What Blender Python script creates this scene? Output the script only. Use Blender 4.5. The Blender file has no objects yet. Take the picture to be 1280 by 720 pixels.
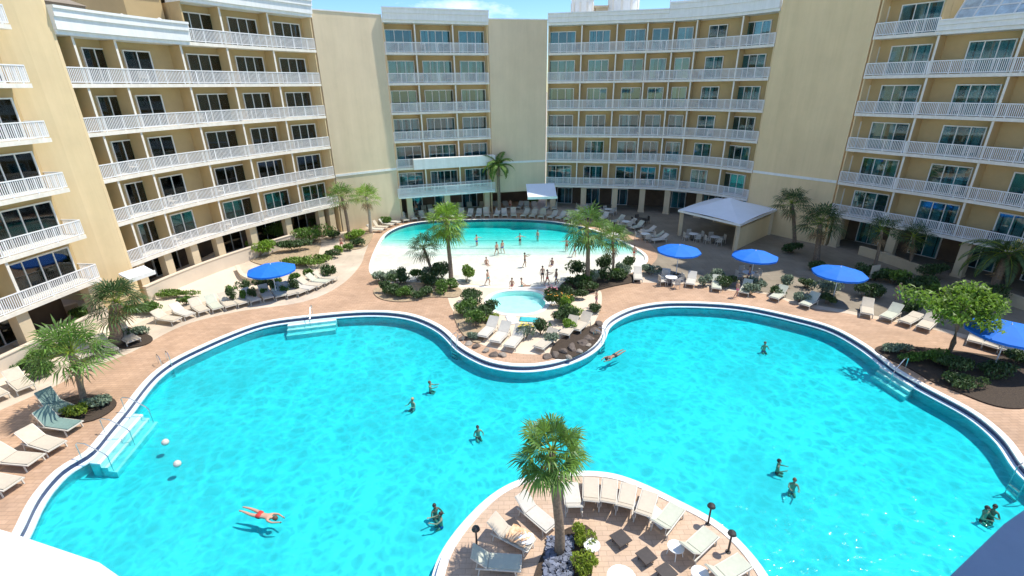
import bpy, bmesh, math, random
from mathutils import Vector, Matrix
random.seed(7)
S = bpy.context.scene
C = S.collection
R = math.radians
PI = math.pi

# ------------------------------------------------------------------ camera
F = 608.5; TH = R(22.49); RO = R(-.73); H = 16.0
ct, st, cr, sr = math.cos(TH), math.sin(TH), math.cos(RO), math.sin(RO)
def _ray(px, py):
    a = (px-640)/F; b = (py-360)/F
    x = cr*a+sr*b; y = -sr*a+cr*b
    return x, ct-y*st, -st-y*ct
def at(px, py, z=0.0):
    dx, dy, dz = _ray(px, py); t = (z-H)/dz
    return (dx*t, dy*t)
def zat(px, py, Y):
    dx, dy, dz = _ray(px, py); return H+dz*Y/dy
def pr(X, Y, Z):
    h = Z-H; d = Y*ct-h*st; x = X/d; y = -(h*ct+Y*st)/d
    return 640+F*(cr*x-sr*y), 360+F*(sr*x+cr*y)
cd = bpy.data.cameras.new('camera'); cam = bpy.data.objects.new('camera', cd); C.objects.link(cam)
cd.sensor_width = 36; cd.lens = F/1280*36; cd.clip_start = .05; cd.clip_end = 3000
R0 = Vector((1, 0, 0)); D0 = Vector((0, -st, -ct)); FW = Vector((0, ct, -st))
xr = cr*R0 + -sr*D0*1.0
# image x axis / down axis expressed in the level camera frame
xi = R0*cr - D0*sr
di = R0*sr + D0*cr
# displayed = Rot(unrotated): unrotated vector u shows at x' = c x - s y ; y' = s x + c y
m = Matrix(((xi.x, -di.x, -FW.x), (xi.y, -di.y, -FW.y), (xi.z, -di.z, -FW.z)))
cam.matrix_world = Matrix.Translation((0, 0, H)) @ m.to_4x4()
S.camera = cam

# ------------------------------------------------------------------ light
SE, SA = R(62), R(17)       # sun elevation; azimuth from +X towards +Y
sunv = Vector((math.cos(SE)*math.cos(SA), math.cos(SE)*math.sin(SA), math.sin(SE)))
sd = bpy.data.lights.new('sun', 'SUN'); sd.energy = 4.3; sd.angle = R(.6); sd.color = (1, .95, .86)
so = bpy.data.objects.new('sun', sd); C.objects.link(so)
so.rotation_euler = sunv.to_track_quat('Z', 'Y').to_euler()
W = bpy.data.worlds.new('World'); S.world = W; W.use_nodes = True
nt = W.node_tree; bgn = nt.nodes['Background']; bgn.inputs[1].default_value = .14
sky = nt.nodes.new('ShaderNodeTexSky'); sky.sky_type = 'NISHITA'; sky.sun_disc = False
sky.sun_elevation = SE; sky.sun_rotation = PI/2-SA; sky.air_density = 1.0; sky.dust_density = 0.0; sky.ozone_density = 2.0
# clouds in the sky
tc = nt.nodes.new('ShaderNodeTexCoord'); mp = nt.nodes.new('ShaderNodeMapping'); mp.inputs['Scale'].default_value = (1.0, 1.0, 2.6)
mp.inputs['Location'].default_value = (3.3, 1.2, .2)
nz = nt.nodes.new('ShaderNodeTexNoise'); nz.inputs['Scale'].default_value = 2.6; nz.inputs['Detail'].default_value = 7; nz.inputs['Roughness'].default_value = .58
rp = nt.nodes.new('ShaderNodeValToRGB'); rp.color_ramp.elements[0].position = .52; rp.color_ramp.elements[1].position = .66
mx = nt.nodes.new('ShaderNodeMixRGB'); mx.inputs[2].default_value = (9.5, 9.8, 10.2, 1)
nt.links.new(tc.outputs['Generated'], mp.inputs[0]); nt.links.new(mp.outputs[0], nz.inputs[0]); nt.links.new(nz.outputs[0], rp.inputs[0])
nt.links.new(rp.outputs[0], mx.inputs[0]); hs = nt.nodes.new('ShaderNodeHueSaturation'); hs.inputs['Saturation'].default_value = 1.25; nt.links.new(sky.outputs[0], hs.inputs['Color']); mt = nt.nodes.new('ShaderNodeMixRGB'); mt.blend_type = 'MULTIPLY'; mt.inputs[0].default_value = 1; mt.inputs[2].default_value = (.84, .95, 1.08, 1); nt.links.new(hs.outputs[0], mt.inputs[1]); nt.links.new(mt.outputs[0], mx.inputs[1]); nt.links.new(mx.outputs[0], bgn.inputs[0])
S.view_settings.view_transform = 'Standard'; S.view_settings.look = 'None'; S.view_settings.exposure = .42; S.view_settings.gamma = 1
S.cycles.max_bounces = 8; S.cycles.transparent_max_bounces = 16; S.cycles.volume_bounces = 0

# ------------------------------------------------------------------ materials
def mat(name, col, rough=.7, var=0, scale=6, metal=0, bump=0, bscale=40, col2=None, spec=.5, isl=0, trans=0, coord='Object', detail=5):
    M = bpy.data.materials.new(name); M.use_nodes = True; n = M.node_tree.nodes; l = M.node_tree.links
    b = n['Principled BSDF']; b.inputs['Roughness'].default_value = rough; b.inputs['Metallic'].default_value = metal
    b.inputs['Specular IOR Level'].default_value = spec
    b.inputs['Base Color'].default_value = (*col, 1)
    t = n.new('ShaderNodeTexCoord'); last = None
    if var or col2:
        z = n.new('ShaderNodeTexNoise'); z.inputs['Scale'].default_value = scale; z.inputs['Detail'].default_value = detail; z.inputs['Roughness'].default_value = .65
        l.new(t.outputs[coord], z.inputs[0])
        r = n.new('ShaderNodeValToRGB'); r.color_ramp.elements[0].position = .32; r.color_ramp.elements[1].position = .68
        c2 = col2 if col2 else tuple(min(1, c*(1+var)) for c in col)
        c1 = col if col2 else tuple(c*(1-var) for c in col)
        r.color_ramp.elements[0].color = (*c1, 1); r.color_ramp.elements[1].color = (*c2, 1)
        l.new(z.outputs[0], r.inputs[0]); last = r.outputs[0]
    if isl:
        g = n.new('ShaderNodeNewGeometry'); h = n.new('ShaderNodeHueSaturation')
        mr = n.new('ShaderNodeMapRange'); mr.inputs[3].default_value = 1-isl; mr.inputs[4].default_value = 1+isl
        l.new(g.outputs['Random Per Island'], mr.inputs[0]); l.new(mr.outputs[0], h.inputs['Value'])
        h.inputs['Color'].default_value = (*col, 1)
        if last: l.new(last, h.inputs['Color'])
        last = h.outputs[0]
    if last: l.new(last, b.inputs['Base Color'])
    if bump:
        z2 = n.new('ShaderNodeTexNoise'); z2.inputs['Scale'].default_value = bscale; z2.inputs['Detail'].default_value = 4
        l.new(t.outputs[coord], z2.inputs[0]); bp = n.new('ShaderNodeBump'); bp.inputs['Strength'].default_value = bump; bp.inputs['Distance'].default_value = .02
        l.new(z2.outputs[0], bp.inputs['Height']); l.new(bp.outputs[0], b.inputs['Normal'])
    if trans:
        tr = n.new('ShaderNodeBsdfTranslucent'); ms = n.new('ShaderNodeMixShader'); ms.inputs[0].default_value = trans
        tr.inputs[0].default_value = (*[min(1, c*1.6) for c in col], 1)
        if last: l.new(last, tr.inputs[0])
        l.new(b.outputs[0], ms.inputs[1]); l.new(tr.outputs[0], ms.inputs[2]); l.new(ms.outputs[0], n['Material Output'].inputs[0])
    return M
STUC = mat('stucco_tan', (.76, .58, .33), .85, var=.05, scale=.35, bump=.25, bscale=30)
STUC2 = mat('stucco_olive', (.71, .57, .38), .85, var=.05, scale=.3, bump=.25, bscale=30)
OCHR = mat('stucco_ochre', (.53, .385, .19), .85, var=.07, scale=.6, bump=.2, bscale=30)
SAND = mat('stucco_sand', (.62, .50, .33), .85, var=.07, scale=.6, bump=.2, bscale=30)
WHITE = mat('white_paint', (.80, .79, .75), .5, var=.05, scale=1.5)
RAILM = mat('white_rail', (.80, .79, .77), .45)
SLABM = mat('slab_paint', (.80, .74, .64), .6, var=.06, scale=1.2)
ROOFW = mat('roof_membrane', (.74, .76, .78), .6, var=.06, scale=.8)
ROOFT = mat('brown_roof', (.24, .20, .15), .8, var=.15, scale=3)
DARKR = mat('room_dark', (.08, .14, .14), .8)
CURT = mat('curtain', (.62, .70, .68), .9, var=.2, scale=2)
BLIND = mat('blind_pale', (.80, .80, .74), .9, var=.1, scale=2)
TILE = mat('navy_tile', (.012, .035, .10), .25, var=.4, scale=9)
COPE = mat('coping', (.78, .75, .70), .6, var=.07, scale=2.5, bump=.2)
LEDGE = mat('gutter', (.66, .74, .80), .5, var=.1, scale=6)
PLAS = mat('pool_plaster', (.42, .69, .72), .7, var=.05, scale=.5)
PLASB = mat('beach_plaster', (.72, .67, .60), .7, var=.09, scale=.35, detail=8)
KIDP = mat('kiddie_plaster', (.74, .84, .80), .7, var=.04, scale=.7)
STEEL = mat('steel', (.55, .58, .6), .25, metal=1)
DKMET = mat('dark_metal', (.05, .045, .04), .45, metal=.3)
SLING = mat('cream_sling', (.52, .45, .35), .75, var=.06, scale=4)
SLINGW = mat('white_sling', (.54, .50, .43), .7, var=.06, scale=4)
SLINGG = mat('sage_sling', (.47, .48, .38), .75, var=.06, scale=4)
SLINGT = mat('teal_sling', (.17, .26, .23), .75, var=.1, scale=4)
LFRAME = mat('lounger_frame', (.60, .56, .48), .45)
BLUE = mat('blue_canvas', (.006, .17, .72), .75, var=.06, scale=1.5, trans=.15)
TENT = mat('tent_fabric', (.86, .90, .96), .6, var=.03, scale=.6, trans=.08)
BARK = mat('palm_bark', (.22, .16, .11), .9, var=.35, scale=9, bump=.8, bscale=14)
BARKL = mat('pale_bark', (.48, .40, .31), .9, var=.25, scale=9, bump=.6, bscale=14)
LEAFA = mat('frond_green', (.11, .21, .032), .5, isl=.45, trans=.3)
LEAFB = mat('frond_bright', (.20, .34, .035), .5, isl=.4, trans=.35)
LEAFD = mat('frond_dark', (.06, .11, .03), .5, isl=.45, trans=.25)
LEAFY = mat('leaf_lime', (.26, .34, .035), .5, isl=.35, trans=.35)
LEAFG = mat('leaf_greygreen', (.20, .26, .17), .6, isl=.4, trans=.2)
DEADF = mat('dead_frond', (.30, .20, .10), .9, isl=.4)
FLOW = [mat('petal_pink', (.75, .25, .30), .6), mat('petal_orange', (.85, .38, .04), .6), mat('petal_white', (.8, .78, .72), .6), mat('petal_yellow', (.8, .62, .08), .6)]
MULCH = mat('mulch', (.055, .038, .025), .95, var=.4, scale=12, bump=1, bscale=25)
ROCK = mat('rock', (.30, .25, .20), .9, var=.3, scale=3, bump=.8, bscale=8)
ROCKD = mat('rock_dark', (.13, .10, .08), .9, var=.35, scale=3, bump=.8, bscale=8)
ROCKB = mat('rock_bluegrey', (.13, .145, .19), .8, isl=.6)
SKIN = mat('skin', (.52, .30, .20), .55)
SKIN2 = mat('skin_dark', (.30, .17, .11), .55)
HAIRS = [mat('hair_dark', (.03, .02, .015), .6), mat('hair_brown', (.12, .06, .03), .6), mat('hair_fair', (.45, .32, .16), .6)]
SUITS = [mat('suit_red', (.5, .04, .03), .7), mat('suit_blue', (.03, .08, .35), .7), mat('suit_black', (.02, .02, .025), .7), mat('suit_teal', (.03, .35, .38), .7), mat('suit_pink', (.7, .2, .3), .7)]
WOODD = mat('dark_table', (.045, .035, .03), .5, var=.2, scale=8)
TOWEL = mat('orange_towel', (.62, .30, .13), .95, col2=(.78, .60, .40), scale=7)
HEDGE = mat('hedge_leaf', (.14, .23, .03), .6, isl=.45, trans=.25)

def streak(M, amt=.055, sc=.9):
    n = M.node_tree.nodes; l = M.node_tree.links; b = n['Principled BSDF']; src = b.inputs['Base Color'].links[0].from_socket
    t = n.new('ShaderNodeTexCoord'); mp_ = n.new('ShaderNodeMapping'); mp_.inputs['Scale'].default_value = (sc, sc, .07); z = n.new('ShaderNodeTexNoise'); z.inputs['Scale'].default_value = 1; z.inputs['Detail'].default_value = 6; z.inputs['Roughness'].default_value = .7
    l.new(t.outputs['Object'], mp_.inputs[0]); l.new(mp_.outputs[0], z.inputs[0]); r = n.new('ShaderNodeValToRGB'); r.color_ramp.elements[0].position = .35; r.color_ramp.elements[1].position = .62
    k = 1-amt; r.color_ramp.elements[0].color = (k, k, k*.97, 1); r.color_ramp.elements[1].color = (1.03, 1.03, 1.03, 1); l.new(z.outputs[0], r.inputs[0])
    m_ = n.new('ShaderNodeMixRGB'); m_.blend_type = 'MULTIPLY'; m_.inputs[0].default_value = 1; l.new(src, m_.inputs[1]); l.new(r.outputs[0], m_.inputs[2]); l.new(m_.outputs[0], b.inputs['Base Color'])
for q in (STUC, STUC2, SAND): streak(q)
streak(SLABM, .07, 3); streak(WHITE, .05, 3)
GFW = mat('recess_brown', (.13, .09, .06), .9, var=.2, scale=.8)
def brickmat(name, c1, c2, mortar, sx, sy, warp=0):
    M = mat(name, c1, .8); n = M.node_tree.nodes; l = M.node_tree.links; b = n['Principled BSDF']
    t = n.new('ShaderNodeTexCoord'); br = n.new('ShaderNodeTexBrick'); br.inputs['Scale'].default_value = 1
    br.inputs['Brick Width'].default_value = sx; br.inputs['Row Height'].default_value = sy; br.inputs['Mortar Size'].default_value = .012
    br.inputs['Color1'].default_value = (*c1, 1); br.inputs['Color2'].default_value = (*c2, 1); br.inputs['Mortar'].default_value = (*mortar, 1)
    l.new(t.outputs['Object'], br.inputs[0])
    z = n.new('ShaderNodeTexNoise'); z.inputs['Scale'].default_value = .35; z.inputs['Detail'].default_value = 9; z.inputs['Roughness'].default_value = .7; l.new(t.outputs['Object'], z.inputs[0])
    r = n.new('ShaderNodeValToRGB'); r.color_ramp.elements[0].position = .3; r.color_ramp.elements[1].position = .72
    r.color_ramp.elements[0].color = (.72, .70, .68, 1); r.color_ramp.elements[1].color = (1.12, 1.1, 1.08, 1); l.new(z.outputs[0], r.inputs[0])
    mm = n.new('ShaderNodeMixRGB'); mm.blend_type = 'MULTIPLY'; mm.inputs[0].default_value = 1; l.new(br.outputs[0], mm.inputs[1]); l.new(r.outputs[0], mm.inputs[2])
    z3 = n.new('ShaderNodeTexNoise'); z3.inputs['Scale'].default_value = 14; z3.inputs['Detail'].default_value = 3; l.new(t.outputs['Object'], z3.inputs[0])
    r3 = n.new('ShaderNodeValToRGB'); r3.color_ramp.elements[0].color = (.88, .88, .88, 1); r3.color_ramp.elements[1].color = (1.08, 1.08, 1.08, 1); l.new(z3.outputs[0], r3.inputs[0])
    m2 = n.new('ShaderNodeMixRGB'); m2.blend_type = 'MULTIPLY'; m2.inputs[0].default_value = 1; l.new(mm.outputs[0], m2.inputs[1]); l.new(r3.outputs[0], m2.inputs[2])
    l.new(m2.outputs[0], b.inputs['Base Color'])
    return M
CONC = brickmat('deck_beige', (.58, .49, .38), (.62, .52, .41), (.42, .35, .27), 2.4, 2.4)
APRN = brickmat('deck_peach', (.47, .305, .195), (.54, .36, .24), (.35, .23, .15), .45, .22)
SANDG = mat('sand', (.66, .54, .41), .9, var=.06, scale=1.2, bump=.3, bscale=10)
RAMP = mat('cream_paving', (.64, .54, .42), .85, var=.05, scale=.6)

def glassmat(name, tint, gl=.12):
    M = bpy.data.materials.new(name); M.use_nodes = True; n = M.node_tree.nodes; l = M.node_tree.links
    n.remove(n['Principled BSDF']); o = n['Material Output']
    t = n.new('ShaderNodeBsdfTransparent'); t.inputs[0].default_value = (*tint, 1)
    g = n.new('ShaderNodeBsdfGlossy'); g.inputs['Roughness'].default_value = .03; g.inputs[0].default_value = (.9, .97, 1, 1)
    fr = n.new('ShaderNodeFresnel'); fr.inputs[0].default_value = 1.9; ms = n.new('ShaderNodeMixShader')
    l.new(fr.outputs[0], ms.inputs[0]); l.new(t.outputs[0], ms.inputs[1]); l.new(g.outputs[0], ms.inputs[2]); l.new(ms.outputs[0], o.inputs[0])
    return M
GLASS = glassmat('window_glass', (.42, .70, .74))

def watermat(name, density, scale=1.0, lo=.66, rough=.06, bstr=.35):
    M = bpy.data.materials.new(name); M.use_nodes = True; n = M.node_tree.nodes; l = M.node_tree.links
    n.remove(n['Principled BSDF']); o = n['Material Output']
    tc = n.new('ShaderNodeTexCoord')
    w = n.new('ShaderNodeTexNoise'); w.inputs['Scale'].default_value = .9*scale; w.inputs['Detail'].default_value = 3; l.new(tc.outputs['Object'], w.inputs[0])
    mxv = n.new('ShaderNodeMixRGB'); mxv.blend_type = 'ADD'; mxv.inputs[0].default_value = 1.2
    l.new(tc.outputs['Object'], mxv.inputs[1]); l.new(w.outputs['Color'], mxv.inputs[2])
    # caustic net: light lines painted into the surface tint along cell borders
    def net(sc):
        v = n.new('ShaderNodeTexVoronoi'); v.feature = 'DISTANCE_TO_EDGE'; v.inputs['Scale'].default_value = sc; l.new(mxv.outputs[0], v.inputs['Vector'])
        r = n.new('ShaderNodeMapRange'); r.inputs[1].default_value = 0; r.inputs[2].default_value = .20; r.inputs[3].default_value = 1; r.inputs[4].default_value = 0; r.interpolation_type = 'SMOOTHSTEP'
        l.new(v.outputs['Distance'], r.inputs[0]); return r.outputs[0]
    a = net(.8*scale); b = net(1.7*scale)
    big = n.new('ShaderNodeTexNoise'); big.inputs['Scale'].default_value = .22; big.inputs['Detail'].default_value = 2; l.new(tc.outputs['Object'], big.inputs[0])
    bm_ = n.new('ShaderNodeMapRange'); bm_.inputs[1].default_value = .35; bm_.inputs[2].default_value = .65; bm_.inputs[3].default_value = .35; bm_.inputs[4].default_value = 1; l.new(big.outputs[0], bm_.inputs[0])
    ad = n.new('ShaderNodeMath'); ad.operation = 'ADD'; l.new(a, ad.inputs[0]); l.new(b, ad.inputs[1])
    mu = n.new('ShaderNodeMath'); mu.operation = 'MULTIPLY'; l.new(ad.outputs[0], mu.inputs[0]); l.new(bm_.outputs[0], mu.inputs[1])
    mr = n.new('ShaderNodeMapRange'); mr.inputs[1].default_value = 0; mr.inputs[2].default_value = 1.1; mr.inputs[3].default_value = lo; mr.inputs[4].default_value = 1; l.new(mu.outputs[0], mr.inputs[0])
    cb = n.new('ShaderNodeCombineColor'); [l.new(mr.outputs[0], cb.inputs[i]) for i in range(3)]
    t = n.new('ShaderNodeBsdfTransparent'); l.new(cb.outputs[0], t.inputs[0])
    g = n.new('ShaderNodeBsdfGlossy'); g.inputs['Roughness'].default_value = rough
    rn = n.new('ShaderNodeTexNoise'); rn.inputs['Scale'].default_value = 2.2*scale; rn.inputs['Detail'].default_value = 4; rn.inputs['Distortion'].default_value = .6
    mpp = n.new('ShaderNodeMapping'); mpp.inputs['Scale'].default_value = (1, 1.8, 1); mpp.inputs['Rotation'].default_value = (0, 0, .5); l.new(tc.outputs['Object'], mpp.inputs[0]); l.new(mpp.outputs[0], rn.inputs[0])
    bp = n.new('ShaderNodeBump'); bp.inputs['Strength'].default_value = bstr; bp.inputs['Distance'].default_value = .12; l.new(rn.outputs[0], bp.inputs['Height'])
    l.new(bp.outputs[0], g.inputs['Normal'])
    fr = n.new('ShaderNodeFresnel'); fr.inputs[0].default_value = 1.33; l.new(bp.outputs[0], fr.inputs['Normal'])
    ms = n.new('ShaderNodeMixShader'); l.new(fr.outputs[0], ms.inputs[0]); l.new(t.outputs[0], ms.inputs[1]); l.new(g.outputs[0], ms.inputs[2]); l.new(ms.outputs[0], o.inputs[0])
    va = n.new('ShaderNodeVolumeAbsorption'); va.inputs[0].default_value = (0, .93, .955, 1); va.inputs[1].default_value = density; l.new(va.outputs[0], o.inputs['Volume'])
    return M
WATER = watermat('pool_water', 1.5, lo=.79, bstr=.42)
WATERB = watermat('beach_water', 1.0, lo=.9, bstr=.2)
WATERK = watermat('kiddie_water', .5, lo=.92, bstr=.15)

# ------------------------------------------------------------------ mesh helpers
class MB:
    def __init__(s): s.v = []; s.f = []; s.m = []
    def add(s, vs, fs, mi=0):
        o = len(s.v); s.v += [tuple(p) for p in vs]; s.f += [tuple(i+o for i in f) for f in fs]; s.m += [mi]*len(fs); return s
    def box(s, x0, x1, y0, y1, z0, z1, mi=0, M=None):
        vs = [Vector(p) for p in ((x0, y0, z0), (x1, y0, z0), (x1, y1, z0), (x0, y1, z0), (x0, y0, z1), (x1, y0, z1), (x1, y1, z1), (x0, y1, z1))]
        if M: vs = [M @ p for p in vs]
        return s.add(vs, [(0, 3, 2, 1), (4, 5, 6, 7), (0, 1, 5, 4), (1, 2, 6, 5), (2, 3, 7, 6), (3, 0, 4, 7)], mi)
    def bar(s, a, b, w, h=None, mi=0):
        a = Vector(a); b = Vector(b); d = b-a; L = d.length
        if L < 1e-6: return s
        M = Matrix.Translation(a) @ d.to_track_quat('X', 'Z').to_matrix().to_4x4(); h = h or w
        return s.box(0, L, -w/2, w/2, -h/2, h/2, mi, M)
    def tube(s, pts, rads, n=8, mi=0, cap=True):
        pts = [Vector(p) for p in pts]
        if not hasattr(rads, '__len__'): rads = [rads]*len(pts)
        rings = []; vs = []; fs = []
        for i, p in enumerate(pts):
            d = (pts[min(i+1, len(pts)-1)]-pts[max(i-1, 0)]).normalized()
            q = d.to_track_quat('Z', 'Y')
            for k in range(n):
                a = 2*PI*k/n; vs.append(p+q @ Vector((math.cos(a)*rads[i], math.sin(a)*rads[i], 0)))
        for i in range(len(pts)-1):
            for k in range(n):
                fs.append((i*n+k, i*n+(k+1) % n, (i+1)*n+(k+1) % n, (i+1)*n+k))
        if cap: fs.append(tuple(range(n-1, -1, -1))); fs.append(tuple(range((len(pts)-1)*n, len(pts)*n)))
        return s.add(vs, fs, mi)
    def strip(s, A, B, z0, z1, mi=0, caps=True):      # prism between plan polylines A (front) and B (back)
        n = len(A); vs = []
        for a, b in zip(A, B): vs += [(a[0], a[1], z0), (b[0], b[1], z0), (b[0], b[1], z1), (a[0], a[1], z1)]
        fs = []
        for i in range(n-1):
            o = i*4; q = o+4
            fs += [(o, q, q+3, o+3), (o+3, q+3, q+2, o+2), (o+2, q+2, q+1, o+1), (o+1, q+1, q, o)]
        if caps: fs += [(0, 3, 2, 1), ((n-1)*4, (n-1)*4+1, (n-1)*4+2, (n-1)*4+3)]
        return s.add(vs, fs, mi)
    def build(s, name, mats, parent=None, smooth=False, loc=None):
        me = bpy.data.meshes.new(name)
        vs = s.v
        if parent is not None:
            o = parent.get('_o') if False else None
        me.from_pydata(vs, [], s.f); mats = mats if isinstance(mats, (list, tuple)) else [mats]
        for q in mats: me.materials.append(q)
        me.polygons.foreach_set('material_index', s.m)
        if smooth: me.polygons.foreach_set('use_smooth', [True]*len(s.f))
        me.update()
        bm = bmesh.new(); bm.from_mesh(me); bmesh.ops.recalc_face_normals(bm, faces=bm.faces) if s.recalc else None; bm.to_mesh(me); bm.free()
        ob = bpy.data.objects.new(name, me); C.objects.link(ob)
        if parent: ob.parent = parent
        if loc: ob.location = loc
        return ob
    recalc = True
def tag(o, label=None, cat=None, group=None, kind=None):
    if label: o['label'] = label
    if cat: o['category'] = cat
    if group: o['group'] = group
    if kind: o['kind'] = kind
    return o
def empty(name, loc=(0, 0, 0), rz=0, label=None, cat=None, group=None, sc=1):
    o = bpy.data.objects.new(name, None); C.objects.link(o); o.location = loc; o.rotation_euler.z = rz; o.scale = (sc, sc, sc) if not hasattr(sc, '__len__') else sc
    o.empty_display_size = .2
    return tag(o, label, cat, group)
kids = {}
def copy_tree(o, parent=None):
    c = o.copy(); C.objects.link(c); c.parent = parent
    for ch in list(o.children): copy_tree(ch, c)
    return c
_used = set()
def place(proto, loc, rz, label, cat=None, group=None, sc=1, lit=None):
    if proto.name in _used: o = copy_tree(proto)
    else: o = proto; _used.add(proto.name)
    o.location = loc; o.rotation_euler = (0, 0, rz); o.scale = (sc, sc, sc) if not hasattr(sc, '__len__') else sc
    return tag(o, label, cat, group)

def catmull(P, closed=False, step=.4):
    out = []; n = len(P)
    segs = n if closed else n-1
    for i in range(segs):
        g = lambda k: Vector(P[k % n]) if closed else Vector(P[max(0, min(n-1, k))])
        p0, p1, p2, p3 = g(i-1), g(i), g(i+1), g(i+2)
        k = max(1, int((p2-p1).length/step))
        for j in range(k):
            t = j/k
            out.append(.5*((2*p1)+(p2-p0)*t+(2*p0-5*p1+4*p2-p3)*t*t+(3*p1-p0-3*p2+p3)*t**3))
    if not closed: out.append(Vector(P[-1]))
    return [(p.x, p.y) for p in out]
def smooth(P, it=3):
    P = [Vector(p) for p in P]
    for _ in range(it):
        P = [P[i]*.5+(P[i-1]+P[(i+1) % len(P)])*.25 for i in range(len(P))]
    return [(p.x, p.y) for p in P]
def resample(P, step, closed=True):
    Q = list(P)+([P[0]] if closed else []); L = [0]
    for a, b in zip(Q, Q[1:]): L.append(L[-1]+math.dist(a, b))
    n = max(8, int(L[-1]/step)); out = []; j = 0
    for i in range(n if closed else n+1):
        t = L[-1]*i/n
        while j < len(L)-2 and L[j+1] < t: j += 1
        u = (t-L[j])/max(1e-9, L[j+1]-L[j]); out.append((Q[j][0]+(Q[j+1][0]-Q[j][0])*u, Q[j][1]+(Q[j+1][1]-Q[j][1])*u))
    return out
def area(P): return sum(P[i-1][0]*P[i][1]-P[i][0]*P[i-1][1] for i in range(len(P)))/2
def offset(P, d):      # closed, positive = outward (P counter-clockwise)
    n = len(P); out = []
    for i in range(n):
        a = Vector(P[(i+1) % n])-Vector(P[i-1]); a.normalize(); out.append((P[i][0]+a.y*d, P[i][1]-a.x*d))
    return out
def ccw(P): return P if area(P) > 0 else P[::-1]
def fill(name, loops, z, m, kind=None):
    cu = bpy.data.curves.new(name, 'CURVE'); cu.dimensions = '2D'; cu.fill_mode = 'BOTH'
    for lp in loops:
        sp = cu.splines.new('POLY'); sp.points.add(len(lp)-1)
        for i, p in enumerate(lp): sp.points[i].co = (p[0], p[1], 0, 1)
        sp.use_cyclic_u = True
    tmp = bpy.data.objects.new('tmp', cu); C.objects.link(tmp)
    dg = bpy.context.evaluated_depsgraph_get(); dg.update()
    me = bpy.data.meshes.new_from_object(tmp.evaluated_get(dg)); bpy.data.objects.remove(tmp)
    for v in me.vertices: v.co.z = 0
    bm = bmesh.new(); bm.from_mesh(me)
    for f in bm.faces:
        f.normal_update()
        if f.normal.z < 0: f.normal_flip()
    bm.to_mesh(me); bm.free()
    me.name = name; me.materials.clear(); me.materials.append(m)
    o = bpy.data.objects.new(name, me); C.objects.link(o); o.location.z = z
    if kind: o['kind'] = kind
    return o

# ------------------------------------------------------------------ pool outlines
PX = [(31,657),(38,638),(50,617),(67,597),(83,581),(100,572.5),(114,570),(124,553),(140,534),(159,512),(175,490),(195,467),(217.5,451),(250,435),(290,417.5),(325,405),(360,399),(420,392.5),(461,390),(491.5,391),(516,395),(534,401.7),(550,410),(562.6,421),(572,432),(583,439),(603,449.5),(623.6,455.5),(658,458.6),(695,453.7),(725.6,443),(745,431),(754,418),(757,407),(765.5,398.7),(786.6,388),(812,381.6),(843,378.7),(894,380),(929.5,383.4),(960,389),(993,396.7),(1035,408),(1068,424.6),(1097.5,445),(1114,460),(1139,474.6),(1172.5,493),(1210,512),(1243,537),(1264,560),(1279,585)]
MAIN = [at(*p) for p in PX]+[(22.0, 13.0), (19.5, 9.2), (14, 6), (6, 4.2), (-2, 3.9), (-10, 5), (-15, 7.6), (-18, 11)]
MAIN = ccw(resample(smooth(catmull(MAIN, True, .4), 3), .35))
IX = [(546,720),(555,690),(573.6,662),(595,637.6),(622.6,613),(662,596),(708,589.6),(754,590.5),(780,596),(812,608.7),(850,627.5),(885,645),(912.5,665),(937.5,690),(955,715)]
ISL = [at(*p) for p in IX]+[(8.7, 10), (7.2, 8), (4.5, 7), (1.5, 7), (-1.2, 8), (-2.8, 10)]
ISL = ccw(resample(smooth(catmull(ISL, True, .3), 3), .3))
BX = [(466,340),(472,312),(487,290),(520,278.5),(570,275.5),(640,274.5),(700,278.5),(745,289),(785,306),(806,321),(795,336),(750,351),(700,358),(640,359),(580,357),(530,356),(490,352)]
BEACH = ccw(resample(smooth(catmull([at(*p) for p in BX], True, .5), 2), .5))
KX = [(610,378),(616,369),(632,364.5),(655,363.5),(674,366),(682,374),(680,384),(668,391),(645,393),(622,390)]
KID = ccw(resample(smooth(catmull([at(*p) for p in KX], True, .3), 2), .3))

# ------------------------------------------------------------------ ground
big = [(-900, -300), (900, -300), (900, 1500), (-900, 1500)]
GZ = -.004
tag(fill('ground', [big, MAIN, BEACH, KID], GZ, CONC), kind='structure')
AX = [(-60,545),(0,513),(60,487),(110,462),(165,440),(205,418),(240,403),(300,389),(380,377),(425,357),(450,332),(458,312),(470,290),(505,274),(560,268),(640,266),(710,270),(760,281),(805,299),(822,320),(800,343),(790,352),(860,355),(900,362),(960,368),(1000,382),(1060,392),(1090,398),(1150,408),(1210,424),(1280,448),(1340,470)]
APRON = [at(*p) for p in AX]
APRON = catmull(APRON, False, .8)+[(34, 10), (20, -4), (-22, -4), (-30, 6)]
tag(fill('pool_deck', [APRON, MAIN, BEACH, KID], .003, APRN), kind='structure')
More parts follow.
